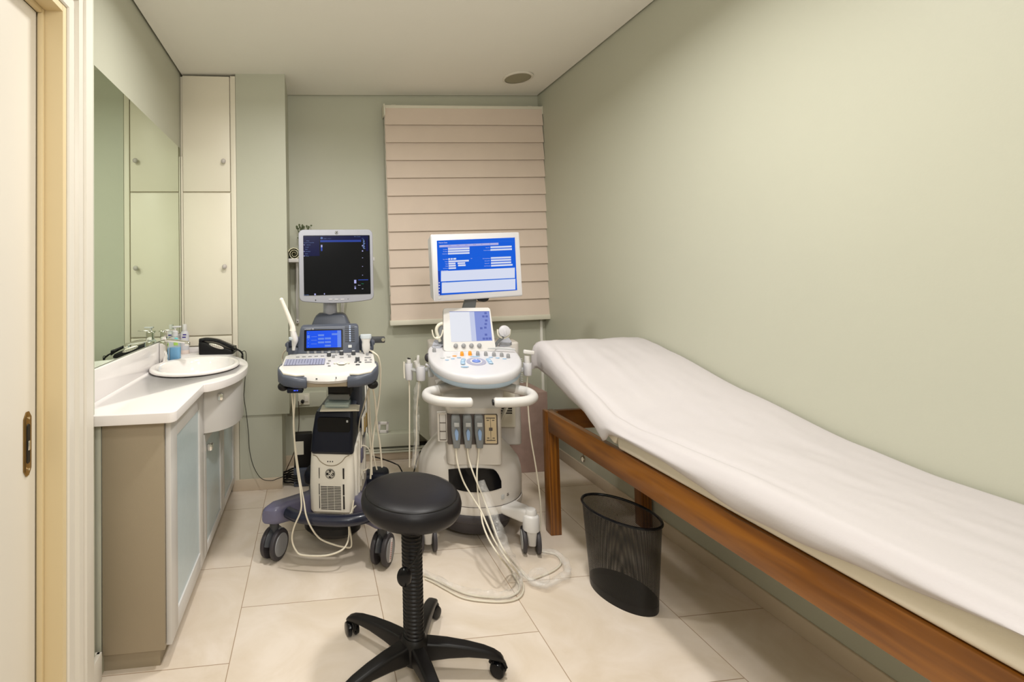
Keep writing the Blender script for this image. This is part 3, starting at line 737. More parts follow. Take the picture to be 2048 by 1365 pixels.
def caster(par, x, y, ax, r=.074, mw=m_rubber, mh=m_mid, hood=m_dkg, sticker=False):
    c, s_ = cos(ax), sin(ax); w0 = .016; w1 = .040
    root = None
    k = B(); k.cyl((x, y, r*1.2), (x, y, .185), .024, n=20)
    pts = lambda rr: [(x-s_*rr*cos(q), y+c*rr*cos(q), r+rr*sin(q)) for q in [radians(v) for v in (-10, 20, 50, 80, 110, 140, 170)]]
    k.tube(pts(r*.86), .020, 10, 3, flat=.5); k.box((x, y, r), (.028, .06, .06), .01, rot=Matrix.Rotation(ax, 3, 'Z'))
    root = k.out('caster_fork', hood, par)
    k = B()
    ring = cr(pts(r*1.03), 3); rings = []
    for i in range(6, len(ring)-8):
        p = ring[i]; d = (Vector((x, y, r))-p).normalized()
        rings.append([tuple(p+Vector((c, s_, 0))*u+d*v) for u, v in ((-.030, .0), (.030, .0), (.030, .008), (-.030, .008))])
    k.loft(rings).out('caster_cover', mh, root)
    for sg in (-1, 1):
        p0 = Vector((x+c*w0*sg, y+s_*w0*sg, r)); p1 = Vector((x+c*w1*sg, y+s_*w1*sg, r))
        wh = B().cyl(p0, p1, r, n=40, bev=.007).out('wheel', mw, root)
        p2 = p1+Vector((c, s_, 0))*.0035*sg
        B().cyl(p1-Vector((c, s_, 0))*.002*sg, p2, r*.76, r*.72, 40).out('wheel_disc', mh, wh)
        if sticker and sg == 1:
            R_ = Matrix.Rotation(ax, 3, 'Z') @ Matrix.Rotation(radians(-18), 3, 'X')
            B().box(p2+Vector((c, s_, 0))*.0006, (.001, .028, .104), .0004, rot=R_).out('paper_sticker', m_pinkw, wh)
            k = B()
            for i in range(9):
                for j in (0, 1):
                    o_ = R_ @ Vector((.0016, -.005+.010*j, -.036+i*.0085)); k.box(p2+o_, (.0006, .006, .003), rot=R_)
            k.out('sticker_print', m_red, wh)
    return root
ax = radians(-30)-(-.227)-radians(-0)
caster(us, -.262, -.300, ax); caster(us, .290, -.300, ax, sticker=True)
caster(us, -.19, .33, radians(15)); caster(us, .22, .33, radians(-10))
# lower white housing
def hexa(b, fr, bk): b.loft([fr, bk])
prof = [(.190, -.215, .226), (.208, -.232, .232), (.34, -.237, .234), (.44, -.228, .230), (.505, -.214, .226)]
b = B(); rings = []
for z, yf, wd in prof:
    pts = rrect(wd, .50, .035, 6, .022, yf+.25); rings.append([(x-(.02 if y > 0 else 0)*0, y, z) for x, y in pts])
b.loft(rings); b.out('front_housing', m_ivory, us, 40)
m_dk = mat('vent_dark', (.02, .016, .014), .7)
def front_y(z):
    for (z0, y0, _), (z1, y1, _) in zip(prof, prof[1:]):
        if z <= z1: return y0+(y1-y0)*(z-z0)/(z1-z0)
    return prof[-1][1]
b = B()
for i in range(15):
    z = .222+i*.0083
    for k in range(3):
        xa = -.032+k*.036; xb = xa+.034
        b.loft([[(xx, front_y(z)-.0012, z+dz+.03*((xx-.02)**2)) for dz in (-.0019, .0019)]+[(xx, front_y(z)+.004, z+dz+.03*((xx-.02)**2)) for dz in (.0019, -.0019)] for xx in (xa, xb)])
b.out('vent_slats', m_dk, us)
for x, w_ in ((-.0395, .0018), (.0885, .0042)):
    b = B()
    for z0, z1 in ((.225, .292), (.297, .352), (.357, .432)):
        b.bb(x-w_, x+w_, front_y((z0+z1)/2)-.0015, front_y(z0)+.004, z0, z1)
    b.out('side_slit', m_dk, us)
b = B(); arc = [( -.042+.128*k/12, .462-.026*sin(pi*k/12)) for k in range(13)]
b.tube([(x, front_y(z)-.001, z) for x, z in [(-.075, .492), (-.055, .485), (-.035, .462), (-.005, .446), (.022, .442), (.05, .446), (.078, .462), (.098, .485), (.118, .494)]], .0022, 6, 4)
b.out('housing_groove', m_taupe, us)
b = B()
for k in (-1, 0, 1): b.box((.018+k*.0125, front_y(.462)-.001, .462), (.005, .004, .005))
b.out('indicator_dots', m_dk, us)
def roundel(name, c, r, par, rot, m1, m2, my='y'):
    # dark disc with a pale curling monogram and ring
    g = B(); g.lathe([(r, 0), (r, .0015), (r*.97, .0018), (0, .0018)], n=40, rot=Matrix.Rotation(pi/2, 3, 'X'), cap=False)
    d = g.xf(rot).xf(Matrix.Translation(c)).out(name, m1, par)
    g = B(); Z = -.0022
    g.tube([(r*.86*cos(a), Z, r*.86*sin(a)) for a in [2*pi*i/36 for i in range(37)]], r*.035, 5, 0)
    def curl(p): g.tube([(x*r, Z, y*r) for x, y in p], r*.062, 6, 4)
    curl([(.10, .02), (-.10, -.30), (-.30, -.48), (-.46, -.38), (-.40, -.18), (-.22, -.22), (-.18, -.40)])
    curl([(-.08, .02), (-.28, .16), (-.44, .36), (-.32, .54), (-.14, .44), (-.16, .24), (-.02, .06), (.16, -.12), (.34, -.30), (.26, -.50), (.08, -.44), (.08, -.24)])
    curl([(.02, .0), (.14, .22), (.18, .42), (.34, .52), (.46, .36), (.34, .22), (.22, .30)])
    curl([(.0, .02), (.26, .10), (.50, .02), (.56, -.12)])
    for k in range(4):
        a0 = pi/4+k*pi/2; curl([(.74*cos(a0-.35), .74*sin(a0-.35)), (.66*cos(a0), .66*sin(a0)), (.74*cos(a0+.35), .74*sin(a0+.35))])
    g.xf(rot).xf(Matrix.Translation(c)).out(name+'_monogram', m2, d)
    return d
roundel('maker_badge', (.018, front_y(.40)-.001, .402), .0255, us, Matrix(), m_black, m_ivory)
# ribbed white side panel
b = B(); b.prism([(-.16, .22), (.24, .18), (.24, .50), (.10, .56), (-.17, .52)], .118, .150, 'x', .012, 3)
for i in range(4): b.prism([(-.12+i*.085, .26), (-.08+i*.085, .25), (-.02+i*.085, .52), (-.06+i*.085, .54)], .150, .154, 'x')
b.out('side_panel', m_ivory, us)
b = B()
for i in range(5): b.bb(.1495, .158, -.02+i*.016, -.012+i*.016, .38, .455, .002)
b.out('side_ports', m_purple, us)
b = B()
for dy in (0, .085):
    b.box((.168, .03+dy, .60-.02), (.006, .030, .075), .002)
b.box((.162, .07, .58), (.008, .16, .10), .002)
sp = b.out('connector_bracket', m_ivory, us)
for dy in (0, .085):
    b = B()
    for y0, y1, z0, z1 in ((-.017, -.013, -.04, .04), (.013, .017, -.04, .04), (-.017, .017, -.04, -.036), (-.017, .017, .036, .04)): b.bb(.1695, .1735, .03+dy+y0, .03+dy+y1, .58+z0, .58+z1)
    b.out('gilt_frame', m_ochre, sp)
# dark upper housing
b = B(); rings = []
for z, yf, yb, wd, cx_ in ((.500, -.222, .20, .222, .026), (.515, -.236, .20, .226, .026), (.60, -.226, .19, .218, .030), (.69, -.205, .17, .206, .036), (.712, -.195, .16, .196, .038)):
    rings.append([(x, y, z) for x, y in rrect(wd, yb-yf, .022, 5, cx_, (yf+yb)/2)])
b.loft(rings); b.out('drive_housing', m_navyd, us, 45)
b = B(); b.loft([[(x, -.230+.10*(z-.60)+.0, z) for x, z in rrect(.172, .072, .012, 4, .040, .652)], [(x, -.216+.10*(z-.60), z) for x, z in rrect(.172, .072, .012, 4, .040, .652)]])
b.out('drive_window', m_gloss, us)
B().box((.112, -.227, .672), (.010, .004, .012), .002).out('window_latch', m_lgrey, us)
b = B(); b.loft([[(x, y, .712) for x, y in rrect(.192, .36, .02, 4, .038, -.02)], [(x, y, .718) for x, y in rrect(.186, .35, .02, 4, .040, -.015)], [(x, y, .724) for x, y in rrect(.175, .33, .02, 4, .042, .0)]])
b.out('printer_shelf', m_slate, us, 45)
# upright post
b = B(); b.loft([[(x, y, z) for x, y in rrect(wd, dp, .02, 4, cx_, cy_)] for z, wd, dp, cx_, cy_ in ((.14, .16, .16, .06, .17), (.50, .18, .16, .065, .15), (.78, .195, .16, .068, .05), (.93, .205, .17, .070, -.01), (.965, .20, .18, .060, -.03))])
b.out('lift_column', m_slate, us, 45)
B().bb(.000, .095, -.105, -.09, .898, .935, .004).out('column_recess', m_gloss, us)
pr_ = B().box((.060, -.10, .815), (.122, .13, .066), .010, 3).out('thermal_printer', m_black, us)
B().box((.060, -.155, .783), (.112, .05, .030), .005).out('printer_tray', m_grey, pr_)
# console
con = [(-.236, -.235), (-.236, -.42), (-.215, -.455), (-.115, -.470), (-.06, -.488), (.0, -.492), (.05, -.488), (.10, -.470), (.20, -.452), (.224, -.42), (.222, -.235), (.205, -.21), (.140, -.195), (.132, -.13), (-.155, -.13), (-.168, -.19), (-.215, -.21)]
def ctop(y): return .985+.175*(y+.40)
b = B(); dn = [(x, y, ctop(y)-.045) for x, y in con]; up = [(x, y, ctop(y)) for x, y in con]
mid = [(x, y-(.012 if y < -.4 else 0), ctop(y)-.02-(.012 if y < -.4 else 0)) for x, y in con]
cx0 = sum(p[0] for p in con)/len(con); cy0 = -.3
inner = [(cx0+(x-cx0)*.975, cy0+(y-cy0)*.965, z+.003) for x, y, z in up]
b.loft([dn, mid, up, inner]); b.xf(toV)
console = b.out('console', m_white, us, 50)
# slate hand rests
for sg, x0, x1 in ((-1, -.252, -.102), (1, .088, .240)):
    b = B(); rings = []
    xo = x0 if sg < 0 else x1; xi = x1 if sg < 0 else x0
    for k, (x, y0, y1, z0, z1) in enumerate(((xo, -.40, -.30, .945, .985), (xo-sg*.010, -.455, -.27, .925, .990), (xo-sg*.04, -.492, -.33, .915, .972), (xo-sg*.09, -.510, -.40, .908, .962), (xi+sg*.004, -.515, -.44, .906, .955), (xi, -.512, -.445, .908, .950))):
        rings.append([(x, v[0], v[1]) for v in rrect(y1-y0, z1-z0, .018, 5, (y0+y1)/2, (z0+z1)/2)])
    b.loft(rings); b.xf(toV); h = b.out('hand_rest', m_slate, console, 60)
    b = B(); b.loft([[(x, v[0], v[1]) for v in rrect(y1-y0, .012, .005, 4, (y0+y1)/2, z)] for x, y0, y1, z in ((xo-sg*.012, -.43, -.36, .985), (xo-sg*.04, -.485, -.375, .974), (xo-sg*.10, -.498, -.41, .966), (xi+sg*.012, -.480, -.45, .964))]); b.xf(toV); b.out('rest_pad', m_ivory, h, 60)
    b = B(); b.sphere((xo-sg*.032, -.44, .905), .024, 16, 10, (1.1, 1, .9)).xf(toV).out('cable_hook', m_black, console)
b = B(); b.box((-.158, -.47, .895), (.075, .05, .022), .006).xf(toV).out('usb_box', m_navyd, console)
b = B(); b.box((-.158, -.496, .897), (.010, .002, .004)).box((-.146, -.496, .897), (.006, .002, .004)).xf(toV).out('blue_lamp', e_led, console)
B().box((-.055, -.503, .950), (.008, .004, .005)).xf(toV).out('front_port', m_black, console)
B().box((.036, -.503, .953), (.004, .004, .009)).xf(toV).out('front_port', m_black, console)
b = B(); b.prism([(-.105, -.13), (-.105, -.478), (.09, -.478), (.09, -.13)], .905, .928, 'z', .006).xf(toV).out('console_underside', m_taupe, console)
# controls
def cp(px, py): return V.pl(px, py, .988, -.40, .175)
tlt = Matrix.Rotation(math.atan(.175), 3, 'X')
def keybox(b, px, py, w_, d_, h=.006, bev=.0015):
    p = cp(px, py); b.box((p.x, p.y, p.z+h/2-.001), (w_, d_, h), bev, 2, tlt)
b = B(); k0, k1 = cp(567, 732), cp(649, 729); b.box(((k0.x+k1.x)/2, -.337, ctop(-.337)+.0035), (k1.x-k0.x, .084, .004), .001, 1, tlt); b.xf(toV); kb = b.out('keyboard', m_keyg, us)
xw = k1.x-k0.x
for r_ in range(5):
    for c_ in range(14):
        if r_ == 0 and 4 <= c_ <= 8:
            if c_ == 4: B().box((k0.x+xw*(6.5)/14, -.371, ctop(-.371)+.006), (xw*5/14-.002, .0135, .005), .001, 1, tlt).xf(toV).out('space_bar', m_key, kb)
            continue
        x = k0.x+xw*(c_+.5)/14; y = -.371+r_*.0165
        B().box((x, y, ctop(y)+.006), (xw/14-.0016, .0138, .005), .001, 1, tlt).xf(toV).out('key', m_key, kb)
def knob(par, px, py, r_, h, m1, m2=None, P=cp, X=toV):
    p = P(px, py); b = B(); b.lathe([(r_*1.08, 0), (r_*1.05, h*.6), (r_, h)], p-Vector((0, 0, .002)), 20); b.xf(X); o_ = b.out('knob', m1, par)
    if m2: B().lathe([(r_*.9, h), (r_*.8, h+.003), (0, h+.0035)], p-Vector((0, 0, .002)), 20, cap=False).xf(X).out('knob_cap', m2, o_)
for px, py in ((658, 713), (683, 710), (707, 710), (715, 722)): knob(console, px, py, .0105, .021, m_dkg, m_lgrey)
for px, py in ((667, 716), (699, 715), (734.5, 711)): knob(console, px, py, .0068, .015, m_mid)
for px in (616, 630.5, 645, 659, 673): knob(console, px, 707.5+ (645-px)*.02, .0068, .016, m_mid)
for px in (595.5, 608, 620, 632.5, 645):
    b = B(); keybox(b, px, 715.5-(px-595)*.04, .018, .006); b.xf(toV).out('function_key', m_mid, console)
for px, py, w_ in ((659, 723, .014), (656, 728, .014), (658.5, 733, .014), (672, 711.5, .012), (691, 704, .01), (698, 703.5, .01), (695, 711, .010), (711.5, 725.5, .014), (720, 725.5, .014), (715.5, 730.5, .020)):
    b = B(); keybox(b, px, py, w_, .007, .006, .002); b.xf(toV).out('oval_key', m_dkg if py > 725 and px > 700 else m_mid, console)
for px, py, w_ in ((735.5, 716.5, .032), (731.5, 721.5, .012), (741.5, 721, .012), (736.5, 725.5, .034), (683.5, 716.5, .020)):
    b = B(); keybox(b, px, py, w_, .006); b.xf(toV).out('bar_key', m_mid, console)
p = cp(683.5, 727)
B().lathe([(.026, 0), (.027, .002), (.023, .004), (.019, .002)], p, 32).xf(toV).out('trackball_ring', m_papr, console)
B().sphere(p, .0175, 20, 12, (1, 1, .5)).xf(toV).out('trackball', m_white2, console)
for a0 in (0, 90, 180, 270):
    b = B(); b.tube([(p.x+.036*cos(radians(a0+d)), p.y+.030*sin(radians(a0+d)), p.z+.0015) for d in (-26, -13, 0, 13, 26)], .0042, 6, 3, flat=.5); b.xf(toV).out('trackball_key', m_papr, console)
# touch panel
def tp(u, v, d=0):         # u across, v up the tilted panel, d out of it (console frame)
    a = radians(15); return Vector((u, -.205+v*sin(a)-d*cos(a), 1.028+v*cos(a)-d*sin(a)*-1*-1))
def slab(ring, d0, d1): return [[tp(u, v, d0) for u, v in ring], [tp(u, v, d1) for u, v in ring]]
b = B(); ring = [(-.180, -.004), (.150, -.004), (.147, .118)]+[(.147-.018*(1-cos(radians(a))), .120+.018*sin(radians(a))) for a in (20, 45, 70, 90)]+[(-.145, .136)]+[(-.145-.020*sin(radians(a)), .118+.018*cos(radians(a))) for a in (20, 45, 70, 90)]
b.loft(slab(ring, -.03, .004)+[[tp(u*.985, v*.985+.001, .006) for u, v in ring]]); b.xf(toV); tpn = b.out('touch_panel', m_slate, us, 50)
b = B(); b.loft(slab(rrect(.206, .112, .006, 3, -.040, .066), .0065, .0075)); b.xf(toV); b.out('screen_bezel', m_gloss, tpn)
b = B(); b.loft(slab(rrect(.184, .090, .002, 2, -.038, .071), .0075, .0082)); b.xf(toV); scr = b.out('touch_screen', e_scrb2, tpn)
def trect(b, u, v, w_, h_): b.loft(slab([(u-w_/2, v-h_/2), (u+w_/2, v-h_/2), (u+w_/2, v+h_/2), (u-w_/2, v+h_/2)], .0082, .0086))
b = B(); trect(b, .043, .071, .019, .088)
for u, v in ((-.053, .092), (.020, .096), (-.053, .073), (-.017, .074), (-.053, .054), (-.017, .055), (-.017, .036)): trect(b, u, v, .032, .0095)
trect(b, -.120, .085, .014, .016)
b.xf(toV); b.out('screen_buttons', e_scrl, scr)
b = B()
for v in (.104, .070, .052, .036): trect(b, -.120, v, .003, .003)
for v in (.085, .066, .047): trect(b, -.09, v, .03, .0012)
b.xf(toV); b.out('screen_marks', e_scrt, scr)
bm = text_mesh('LOGIQ S8', .0105); me_ = B(); me_.add(bm)
for v_ in me_.bm.verts: q = tp(v_.co.x*1.05-.140, v_.co.y+.1215, .0068); v_.co = q
me_.xf(toV).out('lettering', m_white2, tpn)
b = B()
for i in range(9): b.loft(slab(rrect(.052, .003, .001, 2, .100, .052+i*.0098+.002), .005, .0066))
b.xf(toV); sg_ = b.out('speaker_slots', m_black, tpn)
b = B()
for i in range(9): b.loft(slab(rrect(.007, .0032, .001, 2, .101, .0585+i*.0098), .0062, .0075))
b.xf(toV); b.out('blue_light', e_ledw, tpn)
b = B(); b.loft(slab(rrect(.019, .0135, .002, 3, .100, .030), .005, .009)); b.xf(toV); b.out('power_button', m_lgrey, tpn)
# probe holders and side handle
for sg, px, py in ((-1, 588, 690), (1, 733, 690)):
    c = V.y(px, py, -.17); b = B()
    b.box((c.x, -.17, 1.03), (.058, .085, .05), .014, 3).box((c.x-sg*.004, -.125, 1.06), (.07, .02, .085), .009, 3).box((c.x+sg*.030, -.16, 1.055), (.014, .09, .05), .006)
    for k in range(3): b.box((c.x+sg*.036, -.19+k*.03, 1.068), (.016, .018, .02), .005)
    b.xf(toV).out('probe_holder', m_slate, us)
    b = B(); b.lathe([(.021, 0), (.021, .003), (.017, .0035), (.017, .001)], (c.x-sg*.002, -.185, 1.054), 24, 1.1, .8); b.xf(toV).out('holder_ring', m_navyd, us)
b = B(); b.box((.225, -.05, 1.066), (.14, .034, .034), .005, 2).xf(toV).out('accessory_arm', m_dkg, us)
b = B(); b.lathe([(.010, 0), (.010, .004), (0, .005)], (.284, -.068, 1.068), 16, rot=Matrix.Rotation(pi/2, 3, 'X'), cap=False).xf(toV).out('arm_knob', m_chrome, us)
# shroud, neck, monitor
b = B(); b.loft([[(x, y, z) for x, y in rrect(wd, dp, .018, 5, -.006, yc)] for z, wd, dp, yc in ((1.00, .24, .14, -.04), (1.148, .222, .13, -.03), (1.196, .182, .12, -.03), (1.210, .164, .11, -.03), (1.220, .135, .09, -.03))]); b.xf(toV); b.out('monitor_pedestal', m_slate, us, 45)
B().cyl((-.010, -.04, 1.21), (-.010, -.04, 1.305), .040, .038, 32, .004).xf(toV).out('neck', m_silver, us)
b = B(); mc = (.016, 1.488)
def mring(w_, h_, r_, sag=0): return [(x, z-(sag*(1-((x-mc[0])/(w_/2))**2) if z < mc[1] else 0)) for x, z in rrect(w_, h_, r_, 6, mc[0], mc[1])]
def mr(w_, h_, r_, y, sag=.012):
    R_ = []
    base = rrect(w_, h_, r_, 6, mc[0], mc[1]); n4 = len(base)
    # add points along the bottom so it can sag
    out_ = []
    for i, p in enumerate(base):
        out_.append(p); q = base[(i+1) % n4]
        if p[1] < mc[1]-h_/2+.001 and q[1] < mc[1]-h_/2+.001 and abs(q[0]-p[0]) > .05:
            for k in range(1, 12): out_.append((p[0]+(q[0]-p[0])*k/12, p[1]))
    return [(x, y, z-(sag*max(0, 1-((x-mc[0])/(w_/2-r_))**2) if z < mc[1]-h_/2+.002 else 0)) for x, z in out_]
b.loft([mr(.30, .28, .04, -.055), mr(.385, .375, .04, -.085), mr(.410, .392, .028, -.110), mr(.410, .392, .028, -.128), mr(.404, .386, .026, -.133)]); b.xf(toQ); mon = b.out('monitor', m_silver, us, 50)
b = B(); b.loft([[(x, y, z) for x, z in rrect(.366, .326, .003, 2, .020, 1.4885)] for y in (-.1325, -.1345)]); b.xf(toQ); ms = b.out('monitor_screen', e_blk, mon)
def mrect(b, px0, py0, px1, py1, y=-.1352):
    a_, c_ = Q.y(px0, py0, y), Q.y(px1, py1, y); b.bb(a_.x, c_.x, y, y+.0007, c_.z, a_.z)
def S1(u, v): return (590+u*170/1365, 450+v*170/1365)       # crop pixels
def r1(b, u0, v0, u1, v1): (x0_, y0_), (x1_, y1_) = S1(u0, v0), S1(u1, v1); mrect(b, x0_, y0_, x1_, y1_)
b = B(); r1(b, 135, 182, 395, 500); r1(b, 395, 182, 1178, 238); r1(b, 1135, 240, 1178, 420)
b.xf(toQ).out('screen_shading', e_dkblue, ms)
b = B(); r1(b, 405, 248, 1062, 254); r1(b, 405, 264, 1062, 272); r1(b, 1015, 880, 1175, 888); r1(b, 416, 360, 440, 420)
b.xf(toQ).out('screen_lines', emit('line_blue', srgb(60, 90, 200), .8), ms)
b = B(); r1(b, 416, 322, 440, 360); r1(b, 950, 885, 985, 940)
for v in (322, 428, 500): r1(b, 140, v-6, 156, v+6)
for v in (335, 420): r1(b, 1075, v-9, 1094, v+9)
for v in (530, 668, 808): r1(b, 1078, v-4, 1092, v+4)
r1(b, 310, 1105, 335, 1130); r1(b, 465, 1100, 480, 1120); r1(b, 952, 985, 980, 990); r1(b, 955, 1005, 980, 1030)
b.xf(toQ).out('screen_symbols', e_scrv, ms)
def stext(par, s_, px, py, size, m_, X, Fr, y, name='screen_text'):
    bm = text_mesh(s_, size); bb_ = B(); bb_.add(bm); p = Fr.y(px, py, y)
    for v_ in bb_.bm.verts: v_.co = Vector((p.x+v_.co.x, y, p.z+v_.co.y))
    return bb_.xf(X).out(name, m_, par)
for s_, u, v, sz in (('1  Abdomen', 168, 328, .0055), ('Carotid', 165, 365, .0055), ('Heart', 165, 400, .0055), ('Adult Renal', 168, 434, .0055), ('Breast', 165, 470, .0055), ('B Mode', 168, 505, .0055), ('Preset', 185, 262, .0055), ('Name Patient  General Map', 142, 292, .0048), ('00/00/00  10:45:00', 455, 228, .0055), ('Freeze Mode', 142, 1132, .0050), ('MI 1.1  TIs 0.4', 950, 195, .0058), ('Abd', 1075, 222, .0055)):
    px, py = S1(u, v); stext(ms, s_, px, py, sz, e_scrt, toQ, Q, -.1352)
for s_, u, v, m_ in (('Print', 1068, 952, e_green), ('Pause', 1012, 976, e_scrw), ('Off', 1072, 1034, e_scrw)):
    px, py = S1(u, v); stext(ms, s_, px, py, .0062, m_, toQ, Q, -.1352)
b = B()
for i in range(9): r1(b, 1088+(i*7) % 12, 240+i*17, 1110+(i*11) % 18, 247+i*17)
b.xf(toQ).out('depth_scale', e_scrt, ms)
p = Q.y(*S1(428, 212), -.1352); b = B(); b.tube([(p.x+.0045*cos(a), p.y, p.z+.0045*sin(a)) for a in [2*pi*i/20 for i in range(21)]], .0011, 5, 0).box(p, (.006, .0008, .0012)); b.xf(toQ).out('screen_icon', e_scrt, ms)
p = Q.y(*S1(667, 122), -.134); bdg = roundel('monitor_badge', Vector((p.x, -.1335, p.z)), .0095, mon, Matrix(), m_lgrey, m_black)
bdg.matrix_basis = toQ
for u in (570, 665, 762):
    p = Q.y(*S1(u, 1197), -.135); b = B(); b.box((p.x, -.1335, p.z), (.0205, .003, .004), .001); b.xf(toQ).out('monitor_button', m_white2, mon)
b = B()
for u, v, r_ in ((332, 1210, .0032), (853, 1190, .002)):
    p = Q.y(*S1(u, v), -.135); b.sphere((p.x, -.133, p.z), r_, 10, 6)
b.xf(toQ).out('monitor_sensor', m_black, mon)
# paper and clear case on the printer shelf
t = thing('plastic_case', 'clear flat plastic case lying on papers on the left machine printer shelf', 'case', U.o+U.ex*.055+U.ey*-.175+Vector((0, 0, .7375)), -.19)
B().box((0, 0, .014), (.130, .085, .028), .004).out('case_body', m_clear, t)
B().box((0, -.002, .010), (.118, .070, .012), .002).out('case_insert', mat('case_grey', (.40, .40, .33), .4), t)
b = B(); R_ = Matrix.Translation(U.o) @ rz(-.227+.10)
b.box((.050, -.185, .7265), (.205, .110, .004), .001).box((.045, -.19, .7315), (.19, .10, .004), .001).xf(R_)
tag(b.out('paper_sheets', m_papr), 'small stack of loose papers under the clear case on the left machine', 'papers')

# ================================================================== RIGHT ULTRASOUND MACHINE
G = Frame((.857, 2.686), -.175)
Hm = Frame((.857, 2.686), .14)
gt = thing('ultrasound_machine', 'right ultrasound machine, white, with wide monitor showing a blue form and a rounded console', 'ultrasound machine', (.857, 2.686, 0), -.175)
toH = rz(.14+.175)
m_body = mat('warm_white_housing', (.66, .62, .57), .4, var=.02)
m_bodyd = mat('housing_seam', (.10, .08, .07), .6)
# flared lower body (round in plan)
cxg = .015
prof = [(.283, .205), (.288, .215), (.290, .262), (.291, .30), (.287, .345), (.275, .385), (.240, .430), (.198, .475), (.166, .52), (.150, .57), (.145, .62), (.14, .70)]
b = B(); rings = []
for r_, z in prof:
    rings.append([(cxg+r_*cos(a), .02+r_*1.02*sin(a)*(1 if sin(a) > 0 else min(1, .26/r_)), z) for a in [2*pi*i/56 for i in range(56)]])
b.loft(rings); b.out('skirt_housing', m_body, gt, 40)
b = B(); b.loft([[(cxg+r_*cos(a), .02+r_*1.02*sin(a)*(1 if sin(a) > 0 else min(1, .265/r_)), z) for a in [2*pi*i/56 for i in range(56)]] for r_, z in ((.284, .165), (.290, .17), (.291, .2045), (.286, .2055))]); b.out('base_ring', m_body, gt, 40)
b = B(); b.loft([[(cxg+.2875*cos(a), .02+.2935*sin(a)*(1 if sin(a) > 0 else min(1, .262/.2875)), z) for a in [2*pi*i/56 for i in range(56)]] for z in (.2045, .2075)]); b.out('seam', m_bodyd, gt, 40)
b = B(); b.loft([[(cxg+r_*cos(a), .02+r_*sin(a), z) for a in [2*pi*i/56 for i in range(56)]] for r_, z in ((.19, .03), (.215, .045), (.240, .10), (.250, .122), (.276, .126), (.282, .134), (.282, .158), (.276, .166))]); b.out('underbody', m_rubber, gt, 45)
# black front inset following the skirt
def skirt_pt(x, z, off=.002):
    for (r0, z0), (r1, z1) in zip(prof, prof[1:]):
        if z <= z1: r_ = r0+(r1-r0)*(z-z0)/(z1-z0); break
    k = r_*1.02*min(1, .26/r_); s_ = sqrt(max(0, 1-((x-cxg)/r_)**2)); return Vector((x, .02-k*s_-off, z))
b = B(); rings = []
for i in range(21):
    k = i/20; x = -.125+.274*k
    zt = .408-.020*(2*k-1)**2-.055*max(0, (k-.82)/.18)**2.5
    zb_ = .286+.012*(2*k-1)**2
    rings.append([skirt_pt(x, zb_+(zt-zb_)*j/6) for j in range(7)])
bm = bmesh.new(); vs = [[bm.verts.new(p) for p in r_] for r_ in rings]
for a, c in zip(vs, vs[1:]):
    for i in range(6): bm.faces.new((a[i], c[i], c[i+1], a[i+1]))
geom = bmesh.ops.extrude_face_region(bm, geom=bm.faces[:])
bmesh.ops.translate(bm, vec=(0, .02, 0), verts=[v for v in geom['geom'] if isinstance(v, bmesh.types.BMVert)])
bmesh.ops.recalc_face_normals(bm, faces=bm.faces)
b.add(bm); b.out('front_inset', m_gloss, gt, 60)
p = skirt_pt(.155, .250); b = B(); b.box(p, (.020, .003, .022), .001, rot=Matrix.Rotation(radians(32), 3, 'Z')); b.out('label_plate', m_lgrey, gt)
p = skirt_pt(.185, .252); b = B(); b.box(p, (.016, .002, .004), .0005, rot=Matrix.Rotation(radians(38), 3, 'Z')).box(p+Vector((0, 0, .008)), (.012, .002, .003), .0005, rot=Matrix.Rotation(radians(38), 3, 'Z')); b.out('label_print', m_bodyd, gt)
# column with connector bay
b = B(); b.loft([[(x, y, z) for x, y in rrect(wd, dp, .03, 5, .015, yc)] for z, wd, dp, yc in ((.412, .286, .26, -.065), (.422, .288, .29, -.085), (.50, .288, .29, -.085), (.70, .290, .29, -.085), (.715, .30, .29, -.085), (.765, .34, .26, -.05), (.80, .36, .24, -.03))]); b.out('column', m_body, gt, 40)
b = B(); b.loft([[(x, y, z) for x, z in rrect(.262, .158, .006, 3, .004, .608)] for y in (-.20, -.2345)]); b.out('connector_bay', m_bodyd, gt)
b = B(); b.loft([[(x, y, z) for x, z in rrect(.060, .148, .004, 3, .097, .610)] for y in (-.234, -.239)]); sk = b.out('empty_socket', mat('socket_cream', (.62, .50, .32), .4), gt)
b = B(); b.box((.097, -.2395, .61), (.018, .002, .016))
for z in (.552, .668): b.box((.097, -.2395, z), (.046, .002, .004)); b.box((.083, -.2395, z-.012*(1 if z > .6 else -1)), (.012, .002, .004)).box((.111, -.2395, z-.012*(1 if z > .6 else -1)), (.012, .002, .004))
b.box((.097, -.2392, .61), (.002, .0015, .11)); b.out('socket_contacts', m_bodyd, sk)
b = B(); b.loft([[(-.150, y, z) for y, z in rrect(.060, .150, .004, 3, -.17, .61)], [(-.160, y, z) for y, z in rrect(.060, .150, .004, 3, -.17, .61)]]).xf(Matrix())
b = B(); b.loft([[(x, y, z) for x, z in rrect(.050, .150, .004, 3, -.152, .615)] for y in (-.19, -.222)]); sp_ = b.out('switch_panel', m_body, gt)
for z in (.660, .615, .570): b = B(); b.loft([[(x, y, zz) for x, zz in rrect(.030, .036, .002, 2, -.150, z)] for y in (-.2215, -.2235)]); b.out('blank_button', m_white, sp_)
b = B()
for z in (.6375, .5925, .5480): b.box((-.150, -.2222, z), (.034, .001, .004))
for x in (-.1665, -.1335): b.box((x, -.2222, .615), (.002, .001, .135))
b.out('button_gap', m_bodyd, sp_)
